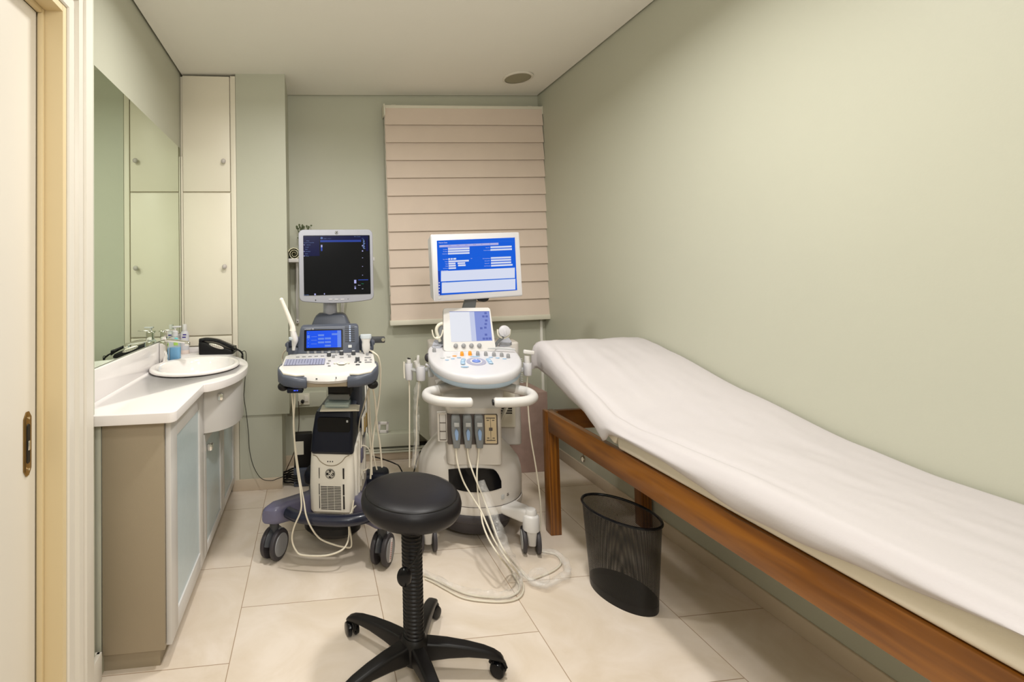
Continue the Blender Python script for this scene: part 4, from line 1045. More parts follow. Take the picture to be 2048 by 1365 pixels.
# rear tower behind the console
b = B(); b.prism(rrect(.540, .20, .03, 5, .078, .22), .40, 1.012, 'z', .012, 3); b.out('rear_tower', m_body, gt, 40)
b = B(); b.bb(.185, .302, .08, .125, .52, .745, .004); vp = b.out('vent_panel', m_papr, gt)
b = B()
for i in range(5): b.bb(.205, .282, .0755, .082, .600+i*.0135, .606+i*.0135)
b.out('vent_slats', m_dk, vp)
b = B(); b.tube([(.150, .03, .46), (.20, .04, .56), (.262, .05, .68)], .017, 10, 4, flat=.45); b.out('support_strut', m_papr, gt)
# caster arms
for sg in (-1, 1):
    b = B(); rings = []
    for x, y, wd, z0, z1 in ((.10, -.10, .17, .168, .203), (.16, -.165, .14, .164, .2035), (.20, -.212, .105, .156, .210), (.235, -.252, .080, .150, .220), (.255, -.276, .066, .150, .221)):
        rings.append([(cxg+sg*(x+.70*u), y+.70*u, v) for u, v in rrect(wd, z1-z0, .016, 4, 0, (z0+z1)/2)])
    b.loft(rings)
    cxx = cxg+sg*(.262); b.lathe([(.034, .118), (.041, .122), (.041, .190), (.036, .196), (.030, .200), (.029, .216), (.024, .224), (.0, .226)], (cxx, -.285, 0), 28)
    ca = b.out('caster_arm', m_white, gt, 45)
    ax = radians(-6) if sg > 0 else radians(4)
    c, s_ = cos(ax), sin(ax)
    b = B(); b.loft([[(cxx+u*c-v*s_, -.285+u*s_+v*c, z) for u, v in rrect(w_, d_, .010, 4)] for z, w_, d_ in ((.048, .034, .05), (.052, .040, .056), (.125, .052, .066))]); fk = b.out('caster_fork', m_white, ca, 45)
    for s2 in (-1, 1):
        p0 = Vector((cxx+c*.024*s2, -.272+s_*.024*s2, .062)); p1 = Vector((cxx+c*.044*s2, -.272+s_*.044*s2, .062))
        wh = B().cyl(p0, p1, .062, n=40, bev=.006).out('wheel', m_rubber, fk)
        B().cyl(p1-Vector((c, s_, 0))*.002*s2, p1+Vector((c, s_, 0))*.002*s2, .047, .045, 36).out('wheel_disc', m_lgrey, wh)
    B().cyl((cxx-c*.03, -.272-s_*.03, .062), (cxx+c*.03, -.272+s_*.03, .062), .012).out('axle', m_black, fk)
for sg in (-1, 1):
    for s2 in (-1, 1):
        p0 = Vector((cxg+sg*.20+.012*s2, .24, .055)); wh = B().cyl(p0, p0+Vector((.02*s2, 0, 0)), .055, n=32, bev=.006).out('rear_wheel', m_rubber, gt)
# handle
b = B(); m_hg = mat('handle_bracket_grey', (.33, .31, .28), .5)  # plain grey of the bracket under the console
L_ = [(-.035, -.455, .806), (-.12, -.452, .806), (-.195, -.425, .807), (-.238, -.360, .810), (-.225, -.295, .818), (-.165, -.262, .824)]
R__ = [(.085, -.455, .806), (.17, -.452, .806), (.245, -.425, .807), (.288, -.360, .810), (.275, -.295, .818), (.215, -.262, .824)]
for nm, P in (('handle', L_), ('handle', R__)):
    B().tube(P, .0235, 16, 6).sphere(P[0], .0232, 16, 10, (.55, 1, 1)).out(nm, m_white, gt, 60)
b = B(); b.tube([(-.172, -.264, .824), (-.09, -.250, .842), (.025, -.240, .852), (.14, -.250, .842), (.222, -.264, .824)], .026, 14, 6, flat=.9); b.out('handle_bracket', m_hg, gt, 60)
B().cyl((.083, -.4548, .806), (.0685, -.4548, .806), .015, .014, 20).out('handle_port', m_black, gt)
# console
def g_out(k, dz):
    o_ = []
    for i in range(72):
        a = 2*pi*i/72; c, s_ = cos(a), sin(a)
        if s_ < 0: x = .030+.245*k*(abs(c)**.88)*(1 if c > 0 else -1); y = -.165+.262*k*s_*1.0
        else: x = .030+.245*k*(abs(c)**.42)*(1 if c > 0 else -1); y = -.165+.205*k*(s_**.62)
        o_.append((x, y, .930+.22*(y+.40)+dz))
    return o_
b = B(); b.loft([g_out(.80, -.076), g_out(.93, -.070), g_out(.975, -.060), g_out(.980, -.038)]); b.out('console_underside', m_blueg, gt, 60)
b = B(); b.loft([g_out(.985, -.041), g_out(1.0, -.032), g_out(1.0, -.012), g_out(.985, -.002), g_out(.955, .001), g_out(.90, .0005)]); gc = b.out('console', m_white2, gt, 60)
def gp(px, py): return G.pl(px, py, .931, -.40, .22)
tg = Matrix.Rotation(math.atan(.22), 3, 'X')
I4 = Matrix.Identity(4)
for px, py, m_ in ((924, 711.5, m_orange), (940, 710.5, m_orange), (955.6, 711, m_mid), (971.7, 711.5, m_mid), (988, 712.5, m_mid), (1003.5, 713.5, m_mid), (1016.5, 716, m_mid), (868.5, 704, m_mid)):
    p = gp(px, py); b = B(); b.loft([[(p.x+x, p.y+y, p.z+h+.22*y) for x, y in rrect(w_, w_*.8, w_*.3, 4)] for h, w_ in ((-.002, .0195), (.012, .0185), (.019, .015), (.0205, .011))]); b.out('toggle_key', m_, gc, 60)
for px, py, w_, m_ in ((885, 716.5, .020, m_lgrey), (897, 714.5, .018, m_lgrey), (909, 712.5, .020, m_orange), (894, 720.5, .018, m_bluek), (905.5, 718, .018, m_bluek), (918, 716, .019, m_bluek), (981.5, 715.2, .019, m_bluek), (995, 716.5, .019, m_bluek), (1009, 718.2, .019, m_bluek), (949.5, 713.5, .045, m_bluek), (929.5, 734, .034, m_bluek)):
    p = gp(px, py); b = B(); b.sphere(p, 1, 20, 8, (w_*.62, w_*.42 if w_ < .04 else .008, .0035)); b.out('oval_key', m_, gc, 80)
p = gp(952.5, 724)
m_lav = mat('lavender_ring', (.36, .36, .46), .4)
def ell(b, p, a, c, h0, h1, m_, nm, n=40): return b.loft([[(p.x+a*cos(t_), p.y+c*sin(t_), p.z+h+.22*c*sin(t_)) for t_ in [2*pi*i/n for i in range(n)]] for h in (h0, h1)]).out(nm, m_, gc, 50)
ell(B(), p, .0505, .050, -.002, .0016, m_lav, 'trackball_plate'); ell(B(), p, .031, .031, .0, .0035, m_white2, 'trackball_ring')
B().sphere(p+Vector((0, 0, .002)), .023, 24, 14, (1, 1, .5)).out('trackball', mat('trackball_blue', (.16, .24, .62), .25), gc)
B().sphere(p+Vector((0, -.006, .0138)), .0022, 10, 6).out('trackball_light', e_ledw, gc)
for pts in (((927, 719), (925.5, 724), (926, 729.5)), ((976, 719), (979.5, 723.5), (982.5, 728.5))):
    b = B(); P = [gp(*q) for q in pts]; b.tube(P, .0125, 10, 5, flat=.5); b.out('side_key', m_bluek, gc, 60)
    for q in (pts[1], pts[2]): p2 = gp(q[0], q[1]); B().sphere(p2+Vector((0, 0, .005)), 1, 14, 8, (.010, .008, .004)).out('side_key_cap', mat('pale_key', (.42, .56, .70), .3), gc)
for pts, nm in ((((864, 695), (868, 688), (876, 682.5), (888, 680.5), (888, 693), (880, 697), (866, 697)), 'speaker_pad'), (((998, 678.5), (1006, 678), (1016, 682), (1023.5, 689), (1017, 693), (999.5, 693.5)), 'speaker_pad')):
    P = [gp(*q) for q in pts]; b = B(); b.loft([[tuple(q+Vector((0, 0, -.004))) for q in P], [tuple(q+Vector((0, 0, .004+(697-w_[1])*.0014))) for q, w_ in zip(P, pts)]]); b.out(nm, mat('pad_grey', (.40, .41, .46), .5, bump=.2, bscale=300), gc, 50)
b = B(); b.tube([gp(976, 704.5)+Vector((0, 0, .02)), gp(1000, 704.5)+Vector((0, 0, .02)), gp(1030, 706)+Vector((0, 0, .018))], lambda k: .0022+.0022*min(1, k*3), 8, 4)
tag(b.out('stylus_pen', m_lgrey), 'light grey pen lying across the right machine console', 'pen')
bpy.data.objects['stylus_pen'].matrix_world = Matrix.Translation(G.o) @ rz(-.175)
# touch panel with keys
def q3(u, v, d=0):          # u across, v up, d towards the viewer
    a = radians(20); return Vector((.020+u+v*(.0), -.100+v*sin(a)-d*cos(a), .994+v*cos(a)+d*sin(a)))
def sl(ring, d0, d1): return [[q3(u, v, d0) for u, v in ring], [q3(u, v, d1) for u, v in ring]]
def trap(w0, w1, v0, v1, r_):     # rounded trapezoid, wider at the bottom
    o_ = []
    for x, v in rrect(1, 1, r_, 5): o_.append((x*(w0+(w1-w0)*(v+.5)), v0+(v1-v0)*(v+.5)))
    return o_
b = B(); b.loft(sl(trap(.290, .268, .0, .252, .06), -.03, .0)+[[q3(u*.985, .126+(v-.126)*.985, .004) for u, v in trap(.290, .268, .0, .252, .06)]]); tq = b.out('touch_panel', m_white, gt, 50)
def uvof(px, py):
    d = ray(px, py); a = radians(20); P0 = G.o+G.ex*q3(0, 0, .004).x+G.ey*q3(0, 0, .004).y+Vector((0, 0, q3(0, 0, .004).z))
    n = -G.ey*cos(a)+Vector((0, 0, sin(a))); t_ = (P0-EYE).dot(n)/d.dot(n); p = EYE+d*t_-P0
    return p.dot(G.ex), p.dot(G.ey*sin(a)+Vector((0, 0, cos(a))))
def sc_(px, py): return (840+px*.16117, 610+py*.16117)
def poly(b, pts, d0, d1): b.loft([[q3(u, v, d0) for u, v in pts], [q3(u, v, d1) for u, v in pts]])
cs = [uvof(*sc_(*q)) for q in ((388, 460), (897, 445), (860, 80), (365, 85))]
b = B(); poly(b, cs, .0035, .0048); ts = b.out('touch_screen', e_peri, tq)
def bil(s_, t_): 
    a, b2, c, d = [Vector(q) for q in cs]; return tuple((a*(1-s_)+b2*s_)*(1-t_)+(d*(1-s_)+c*s_)*t_)
def qrect(b, s0, s1, t0, t1, d0, d1): poly(b, [bil(s0, t0), bil(s1, t0), bil(s1, t1), bil(s0, t1)], d0, d1)
b = B(); qrect(b, .0, .50, .0, .985, .0048, .0052); b.out('painted_glare_white', emit('touch_glare_white', srgb(238, 240, 248), 1), ts)  # lamp glare on the glass, put in as glowing white
b = B(); qrect(b, .50, .62, .0, .985, .0048, .0052); b.out('painted_glare_pale', emit('touch_glare_pale', srgb(205, 212, 240), 1), ts)  # paler edge of the same glare, also painted in
b = B(); qrect(b, .0, 1, .985, 1.0, .0052, .0056); b.out('screen_top_bar', e_per2, ts)
b = B()
for s0, t0 in ((.90, .93), (.84, .82), (.92, .82), (.90, .68), (.88, .56), (.86, .20), (.80, .07), (.875, .07), (.95, .07), (.76, .42), (.86, .44)):
    s0 -= .0; qrect(b, s0-.03, s0+.03, t0-.035, t0+.035, .0052, .0056)
b.out('screen_buttons', e_per2, ts)
for px, py in ((443, 510), (540, 510), (637, 508), (735, 507)):
    u, v = uvof(*sc_(px, py)); R_ = Matrix.Rotation(pi/2-radians(20), 3, 'X')
    B().lathe([(.0125, 0), (.0118, .012), (.009, .014), (0, .0145)], q3(u, v, .002), 20, rot=R_, cap=False).out('panel_knob', m_mid, tq)
# monitor on its neck
b = B(); b.loft([[(x, y, z) for x, y in rrect(w_, .03, .008, 4, cx_, .05)] for z, w_, cx_ in ((1.02, .09, .03), (1.20, .080, .035), (1.36, .06, .075))]); b.out('monitor_neck', m_grey, gt, 45)
c4 = [(-.2015, 1.274), (.357, 1.291), (.357, 1.668), (-.2015, 1.650)]
mcx, mcz = .0778, 1.4705
Rm = Matrix.Rotation(radians(-1.6), 4, 'Y')
b = B(); b.loft([[(x, y, z) for x, z in rrect(w_, h_, r_, 5)] for y, w_, h_, r_ in ((.045, .42, .25, .03), (.02, .54, .355, .02), (-.046, .559, .377, .008), (-.050, .553, .371, .008))])
TM = toH @ Matrix.Translation((mcx, -.0, mcz)) @ Rm
b.xf(TM); m2_ = b.out('monitor', m_white2, gt, 45)
def hp(u, v): return Hm.y(850+u*200/1606, 455+v*170/1365, -.052)
TMi = (Matrix.Translation((mcx, 0, mcz)) @ Rm).inverted()
def hq(u, v): q = TMi @ hp(u, v); return (q.x, q.z)
def qd(b, pts, y0, y1): b.loft([[(x, y0, z) for x, z in pts], [(x, y1, z) for x, z in pts]])
sc4 = [hq(222, 1093), hq(1480, 1008), hq(1443, 163), hq(190, 213)]
b = B(); qd(b, sc4, -.0495, -.0515); b.xf(TM); s2 = b.out('monitor_screen', e_scrb, m2_)
b = B()
def fld(u0, v0, u1, v1, h): qd(b, [hq(u0, v0+h), hq(u1, v1+h), hq(u1, v1), hq(u0, v0)], -.0515, -.0520)
for v0, v1 in ((335, 322), (372, 359), (410, 397)): fld(370, v0, 715, v1, 27)
for u0, v0, u1, v1 in ((1052, 307, 1392, 294), (1052, 350, 1396, 336), (1058, 480, 1380, 467), (1060, 520, 1382, 506), (1060, 562, 1384, 548), (1062, 604, 1406, 588), (377, 535, 704, 521)): fld(u0, v0, u1, v1, 27)
for u0, v0, u1, v1 in ((375, 498, 404, 496), (415, 496, 444, 494), (455, 494, 500, 491), (377, 571, 490, 567), (525, 565, 645, 560), (380, 607, 494, 602), (532, 600, 652, 595), (382, 645, 498, 640)): fld(u0, v0, u1, v1, 26)
fld(258, 705, 1443, 648, 165); fld(270, 890, 1452, 828, 170)
b.xf(TM); b.out('form_fields', e_scrw, s2)
b = B(); fld(230, 287, 1180, 246, 36); fld(365, 322, 715, 306, 10); b.xf(TM); tb_ = b.out('tab_bar', e_scrv, s2)
b = B(); fld(440, 229, 1440, 218, 3); fld(265, 882, 1450, 815, 10); b.xf(TM); b.out('form_lines', e_dkblue if False else emit('line_blue2', srgb(60, 130, 240), .8), s2)
b = B()
qd(b, [hq(222, 1092), hq(262, 1089), hq(236, 700), hq(208, 700)], -.0515, -.0518); b.xf(TM); b.out('side_bar', emit('bar_blue', srgb(20, 70, 190), .8), s2)
b = B()
for v in (883, 925, 970, 1020, 1070): fld(222, v, 236, v-1, 18)
b.xf(TM); b.out('side_icons', e_scrw, s2)
def ftext(s_, u, v, size, m_=e_scrw):
    bm = text_mesh(s_, size); g = B(); g.add(bm); x0_, z0_ = hq(u, v)
    for v_ in g.bm.verts: v_.co = Vector((x0_+v_.co.x, -.0521, z0_+v_.co.y))
    return g.xf(TM).out('screen_text', m_, s2)
ftext('Patient Data', 220, 258, .0105)
for s_, u, v in (('Last Name', 292, 362), ('First Name', 290, 396), ('Middle Name', 278, 434), ('Patient ID', 975, 332), ('Accession Number', 940, 376), ('Date of Birth', 288, 522), ('Gender', 318, 558), ('Height', 325, 594), ('Weight', 325, 630), ('Last Menstrual', 292, 666), ('Age', 735, 503), ('Performing Physician', 925, 508), ('Referring MD', 958, 546), ('Operator ID', 958, 586), ('Study Description', 950, 628), ('Other Information', 258, 704), ('Comments', 270, 892), ('General', 250, 304)):
    ftext(s_, u, v, .0058)
for i, s_ in enumerate(('Patient', 'History', 'Cardiac', 'Vascular', 'Gyn', 'OB')): ftext(s_, 380+i*130, 300-i*5.5, .0056, emit('tab_text%d' % i, srgb(120, 120, 170), .6) if i == 0 else bpy.data.materials['tab_text0'])
b = B(); b.loft([[(.030+.033*cos(a), y, -.188+.020*sin(a)) for a in [pi+pi*i/16 for i in range(17)]] for y in (-.045, -.02)]); b.xf(TM); b.out('control_knob', m_black, m2_)
b = B(); b.box((-.245, -.0505, -.172), (.018, .001, .010), .0003); b.xf(TM); b.out('monitor_badge', m_lgrey, m2_)
# hooks at the back of the console
b = B(); b.tube([(-.135, -.02, 1.04), (-.155, -.02, 1.10), (-.14, -.02, 1.135), (-.10, -.015, 1.145), (-.06, -.01, 1.14)], .010, 10, 5); b.out('cable_loop', m_papr, gt)
b = B(); b.box((-.110, .0, 1.08), (.07, .04, .13), .01); b.out('panel_hinge', m_grey, gt)
b = B(); b.tube([G.y(864, 660, -.06), G.y(867, 673, -.06), G.y(874, 678, -.06), G.y(882, 673, -.06), G.y(886, 660, -.06)], .004, 8, 5); b.sphere(G.y(874, 677, -.06), .010, 12, 8); b.out('cable_hook', m_papr, gt)
b = B(); c = G.y(1007, 664, -.06); b.tube([c+Vector((-.032, 0, .014)), c+Vector((-.028, 0, -.02)), c+Vector((0, 0, -.036)), c+Vector((.030, 0, -.02)), c+Vector((.036, 0, .014))], .005, 8, 5); b.out('cable_hook', m_papr, gt)
b = B(); b.tube([c+Vector((0, .0, -.03)), c+Vector((-.03, .02, -.06)), c+Vector((-.05, .03, -.10))], .009, 8, 4); b.out('hook_arm', m_grey, gt)
b = B(); b.lathe([(.0, -.012), (.024, -.012), (.031, -.006), (.031, .006), (.020, .010), (.0, .010)], c+Vector((.002, -.014, .006)), 28, rot=Matrix.Rotation(pi/2, 3, 'X'))
b.box(c+Vector((.002, -.028, .0)), (.008, .008, .030), .002)
o = b.out('round_probe', m_white2); o.matrix_world = Matrix.Translation(G.o) @ rz(-.175); tag(o, 'round white pencil probe end hooked right of the tilted touch panel', 'probe')
# probe cups
m_cupw = m_white2
def cup(px0, px1, py0, py1, ly, nm='probe_cup'):
    a, c = G.y(px0, py0, ly), G.y(px1, py1, ly); r_ = (c.x-a.x)/2; cx_, z0, z1 = (a.x+c.x)/2, c.z, a.z
    B().lathe([(r_*.90, z0), (r_, z0+.006), (r_, z1-.003), (r_*.94, z1), (r_*.84, z1), (r_*.82, z0+.01), (0, z0+.01)], (cx_, ly, 0), 32, cap=False).lathe([(0, z0), (r_*.9, z0)], (cx_, ly, 0), 32, cap=False).out(nm, m_cupw, gt, 45)
    return Vector((cx_, ly, z1)), Vector((cx_, ly, z0))
cA = cup(810, 826, 727, 760, -.13); cB = cup(832, 851, 733, 761, -.17); cC = cup(1046, 1064, 726, 751, -.16)
b = B(); b.tube([cA[0]+Vector((0, .0, -.03)), cB[0]+Vector((0, .02, -.03)), G.y(868, 735, -.14), G.y(874, 742, -.16)], .014, 8, 5, flat=.8); b.box(G.y(861, 745, -.15), (.03, .03, .05), .006); b.out('cup_arm', m_lgrey, gt)
b = B(); b.tube([G.y(851, 729, -.17), G.y(858, 733, -.17), G.y(864, 737, -.17)], .006, 8, 4); b.out('cup_rim_hook', m_white2, gt)
b = B(); b.tube([G.y(808, 724, -.13), G.y(808, 740, -.13), G.y(809, 757, -.13)], .0045, 8, 4); b.out('cup_guard', m_papr, gt)
b = B(); b.sphere(G.y(856, 716, -.12), .019, 14, 10, (1, 1, 1.3)).tube([G.y(856, 716, -.12), G.y(860, 725, -.14), G.y(862, 737, -.16)], .008, 8, 4); b.out('adjust_knob', m_rubber, gt)
b = B(); b.box(cC[1]+Vector((-.03, .01, .03)), (.05, .02, .02), .004); b.out('cup_bracket', m_lgrey, gt)
b = B(); c0, c1 = G.y(1041, 718, -.20), G.y(1043, 766, -.20); pts = []
for i in range(150):
    k = i/149; a = k*2*pi*11; q = c0.lerp(c1, k); pts.append(q+Vector((.0085*cos(a), .0085*sin(a), 0)))
b.tube(pts, .0016, 5, 0); b.out('coiled_lead', m_lgrey, gt)

# ================================================================== PROBES AND CABLES
Gm = Matrix.Translation(G.o) @ rz(-.175)
Um = Matrix.Translation(U.o) @ rz(-.227)
def place(o, M): o.matrix_world = M; return o
# left machine, cavity probe with long wand
t = thing('cavity_probe', 'white ultrasound probe with a long slanting wand in the left holder', 'probe'); t.matrix_world = Matrix.Translation(V.o) @ rz(-.085)
a0, a1, a2, a3 = V.y(563, 600, -.222), V.y(583, 648, -.222), V.y(587, 662, -.222), V.y(590, 676, -.222)
B().tube([a0, V.y(572, 621, -.222), V.y(580, 641, -.222), V.y(585, 654, -.222), V.y(585.5, 662, -.222)], lambda k: .0105+.004*k+.003*max(0, k-.7)*3, 14, 6).sphere(a0, .0112, 14, 10).out('wand', m_ivory, t, 60)
b = B(); P = [V.y(x, y, -.222) for x, y in ((585.5, 661), (587, 669), (588.5, 676), (589.5, 682), (588, 690), (587, 701))]
b.tube(P, lambda k: .0165+.007*sin(pi*min(1, k*1.15))-.006*max(0, k-.6)*2.5, 16, 6, flat=.8); b.out('probe_body', m_white, t, 60)
b = B(); b.lathe([(.0215, -.006), (.0235, -.002), (.0235, .006), (.021, .010)], V.y(586.5, 678, -.224), 24, 1.02, .85); b.out('lens_collar', m_lens, t)
# convex probe on the right holder
t = thing('convex_probe', 'white convex ultrasound probe with pale blue head in the right holder of the left machine', 'probe'); t.matrix_world = Matrix.Translation(V.o) @ rz(-.085)
pc_ = V.y(732, 688, -.232)
def rz3(w_, d_, z, dx=0): return [(pc_.x+dx+x, pc_.y+y, pc_.z+z) for x, y in rrect(w_, d_, min(w_, d_)*.45, 5)]
B().loft([rz3(.016, .014, -.058), rz3(.026, .022, -.045), rz3(.040, .028, -.03), rz3(.044, .030, -.005), rz3(.040, .028, .010), rz3(.052, .030, .026), rz3(.054, .030, .030)]).out('probe_body', m_white, t, 50)
B().loft([rz3(.056, .032, .028), rz3(.060, .033, .034), rz3(.058, .030, .048), rz3(.050, .022, .0495)]).out('probe_head', m_lens, t, 50)
# right machine probes
def probe(name, label, pts, rad, ly, cat='probe', flat=1.0, m_=m_white):
    t = thing(name, label, cat); t.matrix_world = Gm.copy()
    B().tube([G.y(x, y, ly) for x, y in pts], rad, 14, 5, flat=flat).out('probe_body', m_, t, 60); return t
t = probe('slim_probe', 'slim white probe standing in the outermost left cup of the right machine', ((818, 742), (818, 728), (817, 719)), lambda k: .016-.004*k, -.13)
p = G.y(818, 717.5, -.13); B().box(p, (.018, .016, .006), .002, rot=Matrix.Rotation(radians(14), 3, 'Y')).out('probe_face', m_black, t)
t = probe('forked_probe', 'white probe with a pointed tip standing in the inner left cup of the right machine', ((840, 745), (836, 734), (832, 722)), lambda k: .016-.001*k, -.17)
B().tube([G.y(835, 727, -.175), G.y(836, 718, -.18), G.y(836.5, 711, -.18)], lambda k: .010-.004*k, 10, 4).out('probe_tip', m_white, t)
t = probe('t_shaped_probe', 'white T shaped probe standing in the right hand cup beside the bed', ((1055, 735), (1054, 722), (1054, 712)), lambda k: .020-.003*k, -.16, flat=.8)
pa, pb = G.y(1047, 703, -.16), G.y(1068, 707, -.16); b = B(); b.box((pa+pb)/2, ((pb-pa).length, .026, .022), .006, 3, Matrix.Rotation(radians(8), 3, 'Y')); b.out('probe_head', m_white, t)
# cables hanging on the left machine
def wcable(label, pts, r=.0042, m_=m_cable, grp='probe cables hanging around the left machine', nm='probe_cable'):
    o = B().tube([U_(*p) for p in pts], r, 8, 6).out(nm, m_, None, 80); tag(o, label, 'cable', grp); return o
def U_(px, py, ly, fr=None): q = U.y(px, py, ly); return Um @ q
wcable('cream cable looping from the left probe holder down to the floor under the left machine', [(572, 700, -.20), (566, 708, -.16), (565, 722, -.12), (570, 742, -.25), (580, 764, -.44), (584, 790, -.40), (588, 850, -.38), (590, 900, -.38), (596, 950, -.38), (601, 985, -.40), (602, 1020, -.42), (588, 1055, -.42), (584, 1080, -.41), (592, 1102, -.41), (606, 1111, -.41), (650, 1112, -.41), (680, 1103, -.40), (693, 1090, -.38), (698, 1070, -.35), (697, 1045, -.36)])
wcable('cream cable hanging beside the first one and crossing under the blue foot bar', [(585, 765, -.44), (590, 790, -.40), (587, 850, -.385), (592, 905, -.385), (600, 960, -.385), (608, 1005, -.40), (612, 1030, -.42), (622, 1055, -.40), (640, 1078, -.36), (668, 1090, -.34), (690, 1095, -.33), (702, 1094, -.33), (702, 1075, -.33), (697, 1045, -.34)])
wcable('short cream cable hooked under the left hand rest', [(575, 766, -.44), (577, 778, -.43), (583, 783, -.43), (590, 778, -.43), (592, 768, -.43)], .004)
wcable('outermost cream cable bowing out right of the left machine', [(737, 700, -.18), (748, 706, -.20), (757, 716, -.20), (761, 740, -.18), (760, 775, -.15), (757, 805, -.12), (750, 850, -.10), (746, 880, -.10), (743, 920, -.10), (741, 958, -.10)], .0048)
wcable('cream cable hanging from the right hand hook and swinging inwards', [(742, 764, -.30), (735, 785, -.25), (728, 812, -.15), (720, 838, -.05), (716, 870, .0), (712, 905, .02), (711, 925, .02), (716, 940, .02), (726, 942, .02), (737, 935, .02), (741, 918, .02), (738, 900, .03), (728, 892, .03), (720, 896, .03), (712, 910, .04)])
wcable('cream cable dropping straight from the right hand hook', [(741, 765, -.32), (737, 790, -.24), (736, 830, -.16), (739, 870, -.12), (742, 905, -.10), (744, 950, -.10)])
wcable('cream cable slanting to the right in front of the wall conduit', [(743, 765, -.32), (750, 800, -.24), (754, 850, -.16), (760, 890, -.12), (764, 935, -.10)], .0048)
wcable('cream cable crossing the others behind the stool seat', [(739, 767, -.30), (738, 800, -.2), (741, 850, -.1), (745, 890, -.08), (748, 915, -.08), (754, 940, -.08)])
wcable('cream cable on the side of the white housing running down to the foot', [(722, 860, .04), (714, 890, .04), (712, 935, .02), (714, 965, .0), (722, 990, -.04), (730, 1008, -.10), (712, 1012, -.22), (700, 1030, -.33), (700, 1045, -.35)])
wcable('cream cable beside the housing crossing towards the left foot bar', [(726, 940, -.02), (718, 965, -.06), (710, 990, -.14), (705, 1015, -.28), (703, 1028, -.33)])
# plugs and cables of the right machine
plugs = []
for i, (px, lab) in enumerate(((912, 'leftmost grey probe plug in the right machine front'), (935, 'middle grey probe plug in the right machine front'), (958, 'grey probe plug beside the empty cream socket'))):
    t = thing('probe_plug', lab, 'plug', group='probe plugs in the right machine'); t.matrix_world = Gm.copy()
    c = G.y(px, 860, -.255); ct_, cb_ = G.y(px, 830, -.245), G.y(px, 896, -.265)
    b = B(); b.loft([[(c.x+x, y+yy, z) for x, yy in rrect(w_, d_, .008, 4)] for z, w_, d_, y in ((cb_.z, .032, .026, -.262), (cb_.z+.03, .038, .032, -.262), (cb_.z+.055, .044, .034, -.257), (cb_.z+.08, .048, .034, -.252), (ct_.z-.02, .046, .034, -.250), (ct_.z-.004, .042, .030, -.250), (ct_.z, .034, .024, -.250))]); b.out('plug_housing', m_grey, t, 45)
    b = B(); b.loft([[(c.x+x, y, z) for x, z in [(-.010, 0), (0, .014), (.010, 0), (.009, -.045), (0, -.060), (-.009, -.045)]] if False else [(c.x+x, y, c.z+z) for x, z in [(-.008, -.002), (0, .010), (.008, -.002), (.009, -.015), (.005, -.046), (-.005, -.046), (-.009, -.015)]] for y in (-.270, -.2825)]); b.out('plug_grip', mat('plug_blue', (.28, .42, .68), .35), t, 50)
    b = B(); b.box((c.x+.002, -.2715, c.z+.030), (.026, .002, .022), .002); b.out('plug_label', m_lgrey, t)
    plugs.append((c.x, cb_.z))
def wpt(p):
    if len(p) == 3 and p[2] == 'f': return atz(p[0], p[1], .006)
    if len(p) == 4: return atz(p[0], p[1], p[3])
    return Gm @ G.y(*p)
def gc_(label, pts, r=.0045): o = B().tube([wpt(p) for p in pts], r, 8, 6).out('probe_cable', m_cable, None, 80); tag(o, label, 'cable', 'probe cables of the right machine'); return o
gc_('cream cable from the leftmost plug, sweeping out along the floor towards the stool', [(912, 896, -.265), (913, 912, -.275), (917, 935, -.30), (929, 968, -.33), (950, 1003, -.38), (963, 1024, -.42), (975, 1052, -.48), (988, 1080, -.52), (1003, 1104, -.56), (1022, 1130, -.60), (1040, 1155, 'f'), (1047, 1178, 'f'), (1038, 1196, 'f'), (1010, 1204, 'f'), (965, 1203, 'f'), (925, 1196, 'f'), (893, 1180, 'f'), (868, 1166, 'f'), (850, 1158, 'f')])
gc_('cream cable from the middle plug, running inside the clear film sleeve', [(935, 896, -.265), (937, 915, -.275), (944, 940, -.31), (955, 968, -.33), (968, 1000, -.38), (981, 1035, -.44), (996, 1078, -.52), (1012, 1108, -.57), (1030, 1130, 'z', .05), (1048, 1150, 'f'), (1060, 1160, 'f'), (1085, 1152, 'f'), (1110, 1140, 'f'), (1122, 1126, 'f'), (1112, 1110, 'f'), (1085, 1104, 'f'), (1074, 1100, 'f')])
gc_('cream cable hanging straight from the plug beside the empty socket', [(958, 896, -.265), (957, 915, -.275), (954, 945, -.30), (955, 975, -.32), (958, 1005, -.36), (962, 1026, -.42), (966, 1050, -.47), (978, 1080, -.53), (998, 1112, -.59), (1020, 1140, 'z', .03), (1036, 1165, 'f'), (1038, 1182, 'f'), (1015, 1195, 'f'), (970, 1195, 'f'), (930, 1188, 'f'), (895, 1173, 'f'), (870, 1160, 'f'), (848, 1152, 'f')])
gc_('cream cable hanging from the T shaped probe to the floor by the bed leg', [(1055, 752, -.16), (1054, 775, -.16), (1056, 812, -.18), (1061, 870, -.2), (1071, 930, -.2), (1079, 985, -.2), (1082, 1030, -.2), (1080, 1062, -.2), (1076, 1085, 'f')], .0040)
gc_('cream cable hanging from the outermost left probe cup', [(818, 761, -.13), (819, 790, -.13), (819, 850, -.13), (819, 935, -.13)], .0042)
gc_('cream cable inside the film sleeve below the inner left probe cup', [(838, 762, -.17), (836, 790, -.16), (833, 830, -.15), (833, 880, -.15), (829, 930, -.15)], .0036)
def fl(label, pts, r, wob=.45, m_=m_film, flat=.7):
    o = B().tube([wpt(p) for p in pts], r, 14, 10, flat=flat, wob=wob, cap=False).out('film_sleeve', m_, None, 180); tag(o, label, 'plastic sleeve', 'clear film sleeves on the probe cables'); return o
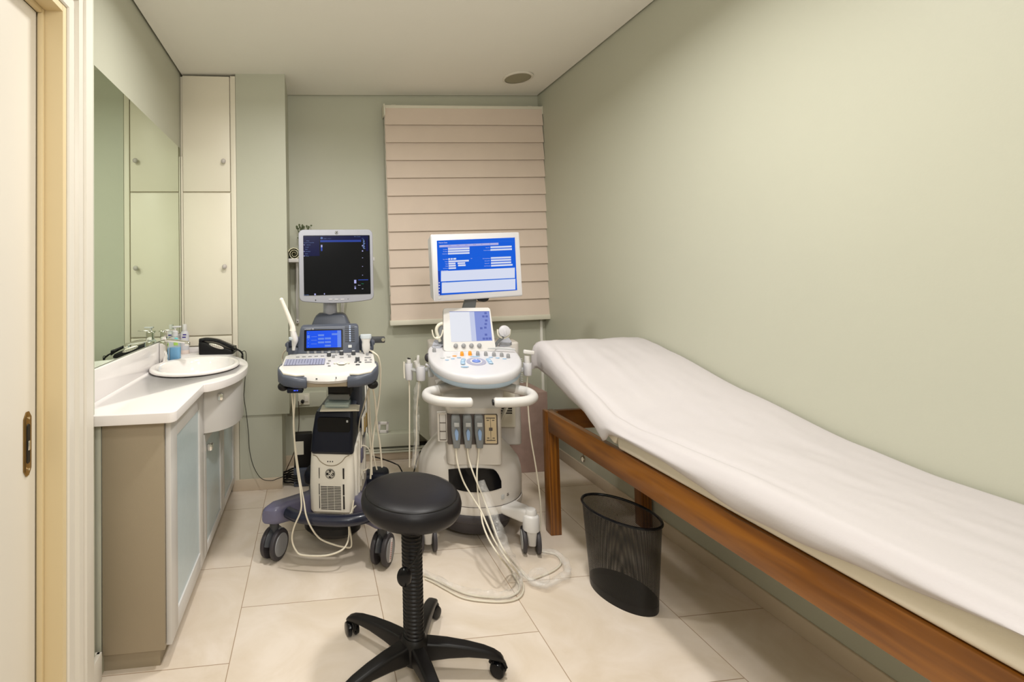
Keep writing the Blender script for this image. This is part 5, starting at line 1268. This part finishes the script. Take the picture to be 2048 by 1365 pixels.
fl('clear film sleeve hanging below the inner left probe cup', [(838, 764, -.17), (834, 790, -.165), (832, 820, -.155), (833, 860, -.15), (832, 900, -.15), (828, 935, -.15)], lambda k: .018+.006*sin(k*9)**2, .6)
fl('long clear film sleeve slanting down in front of the right machine', [(962, 962, -.34), (970, 985, -.37), (984, 1025, -.44), (1002, 1075, -.53), (1016, 1110, -.58), (1035, 1138, 'z', .03), (1052, 1155, 'z', .02)], lambda k: .016+.010*sin(pi*min(1, k*1.1)), .4)
fl('crumpled clear film sleeve around the cables lying toward the stool', [(1012, 1115, -.59), (1030, 1142, 'z', .035), (1038, 1170, 'z', .022), (1020, 1188, 'z', .022), (970, 1190, 'z', .022), (925, 1182, 'z', .020), (890, 1168, 'z', .018), (862, 1155, 'z', .014), (846, 1145, 'z', .012)], lambda k: .021-.010*max(0, k-.6), .7)
fl('clear film sleeve curling into loops on the floor by the right caster', [(1052, 1155, 'z', .022), (1070, 1166, 'z', .024), (1092, 1160, 'z', .024), (1086, 1143, 'z', .05), (1066, 1146, 'z', .055), (1062, 1160, 'z', .03), (1090, 1172, 'z', .02), (1115, 1160, 'z', .022), (1133, 1148, 'z', .024), (1132, 1126, 'z', .026), (1112, 1108, 'z', .022), (1085, 1104, 'z', .016)], lambda k: .017, .5)
# black adapter and cables on the floor behind the left machine
t = thing('power_adapter', 'black power adapter box with white label standing behind the left machine', 'adapter', at(606, 915, 3.32)-Vector((0, 0, 0)))
t.location = (-.105, 3.36, .0)
B().bb(-.045, .08, -.03, .03, .12, .35, .006).out('adapter_box', m_black, t)
B().bb(-.035, .02, -.0315, -.029, .21, .30).out('paper_label', m_papr, t)
B().bb(-.05, .09, -.05, .06, .0, .12, .008).out('box_foot', m_slate, t)
b = B(); c = atz(590, 975, .02); pts = []
for i in range(60):
    a = i*.42; r_ = .07+.012*sin(i*1.7); pts.append((c.x+r_*cos(a)*1.1, c.y+.12+r_*sin(a), .014+.0011*i))
b.tube(pts, .006, 7, 2); tag(b.out('coiled_power_cable', m_black), 'thick black power cable coiled on the floor left of the left machine', 'cable')
b = B(); b.tube([at(741, 913, 3.2), at(755, 916, 3.25), at(772, 921, 3.3), at(790, 928, 3.3), at(800, 936, 3.2), (.62, 3.2, .006), (.66, 3.3, .006), at(836, 912, 3.35), at(843, 902, 3.4)], .0045, 7, 6); 
tag(b.out('floor_cable', m_black), 'thin black cable running along the floor between the two machines', 'cable')

# keep every thing at thing > part > sub-part
def depth(o):
    n = 0
    while o.parent: o = o.parent; n += 1
    return n
deep = [(o, depth(o)) for o in COL.objects]
for o, d in sorted(deep, key=lambda q: -q[1]):
    if d > 2:
        chain = []; p = o
        while p.parent: p = p.parent; chain.append(p)
        part = chain[-2]; Mb = o.matrix_basis.copy()
        for q in chain[:chain.index(part)]: Mb = q.matrix_basis @ Mb
        o.parent = part; o.matrix_basis = Mb
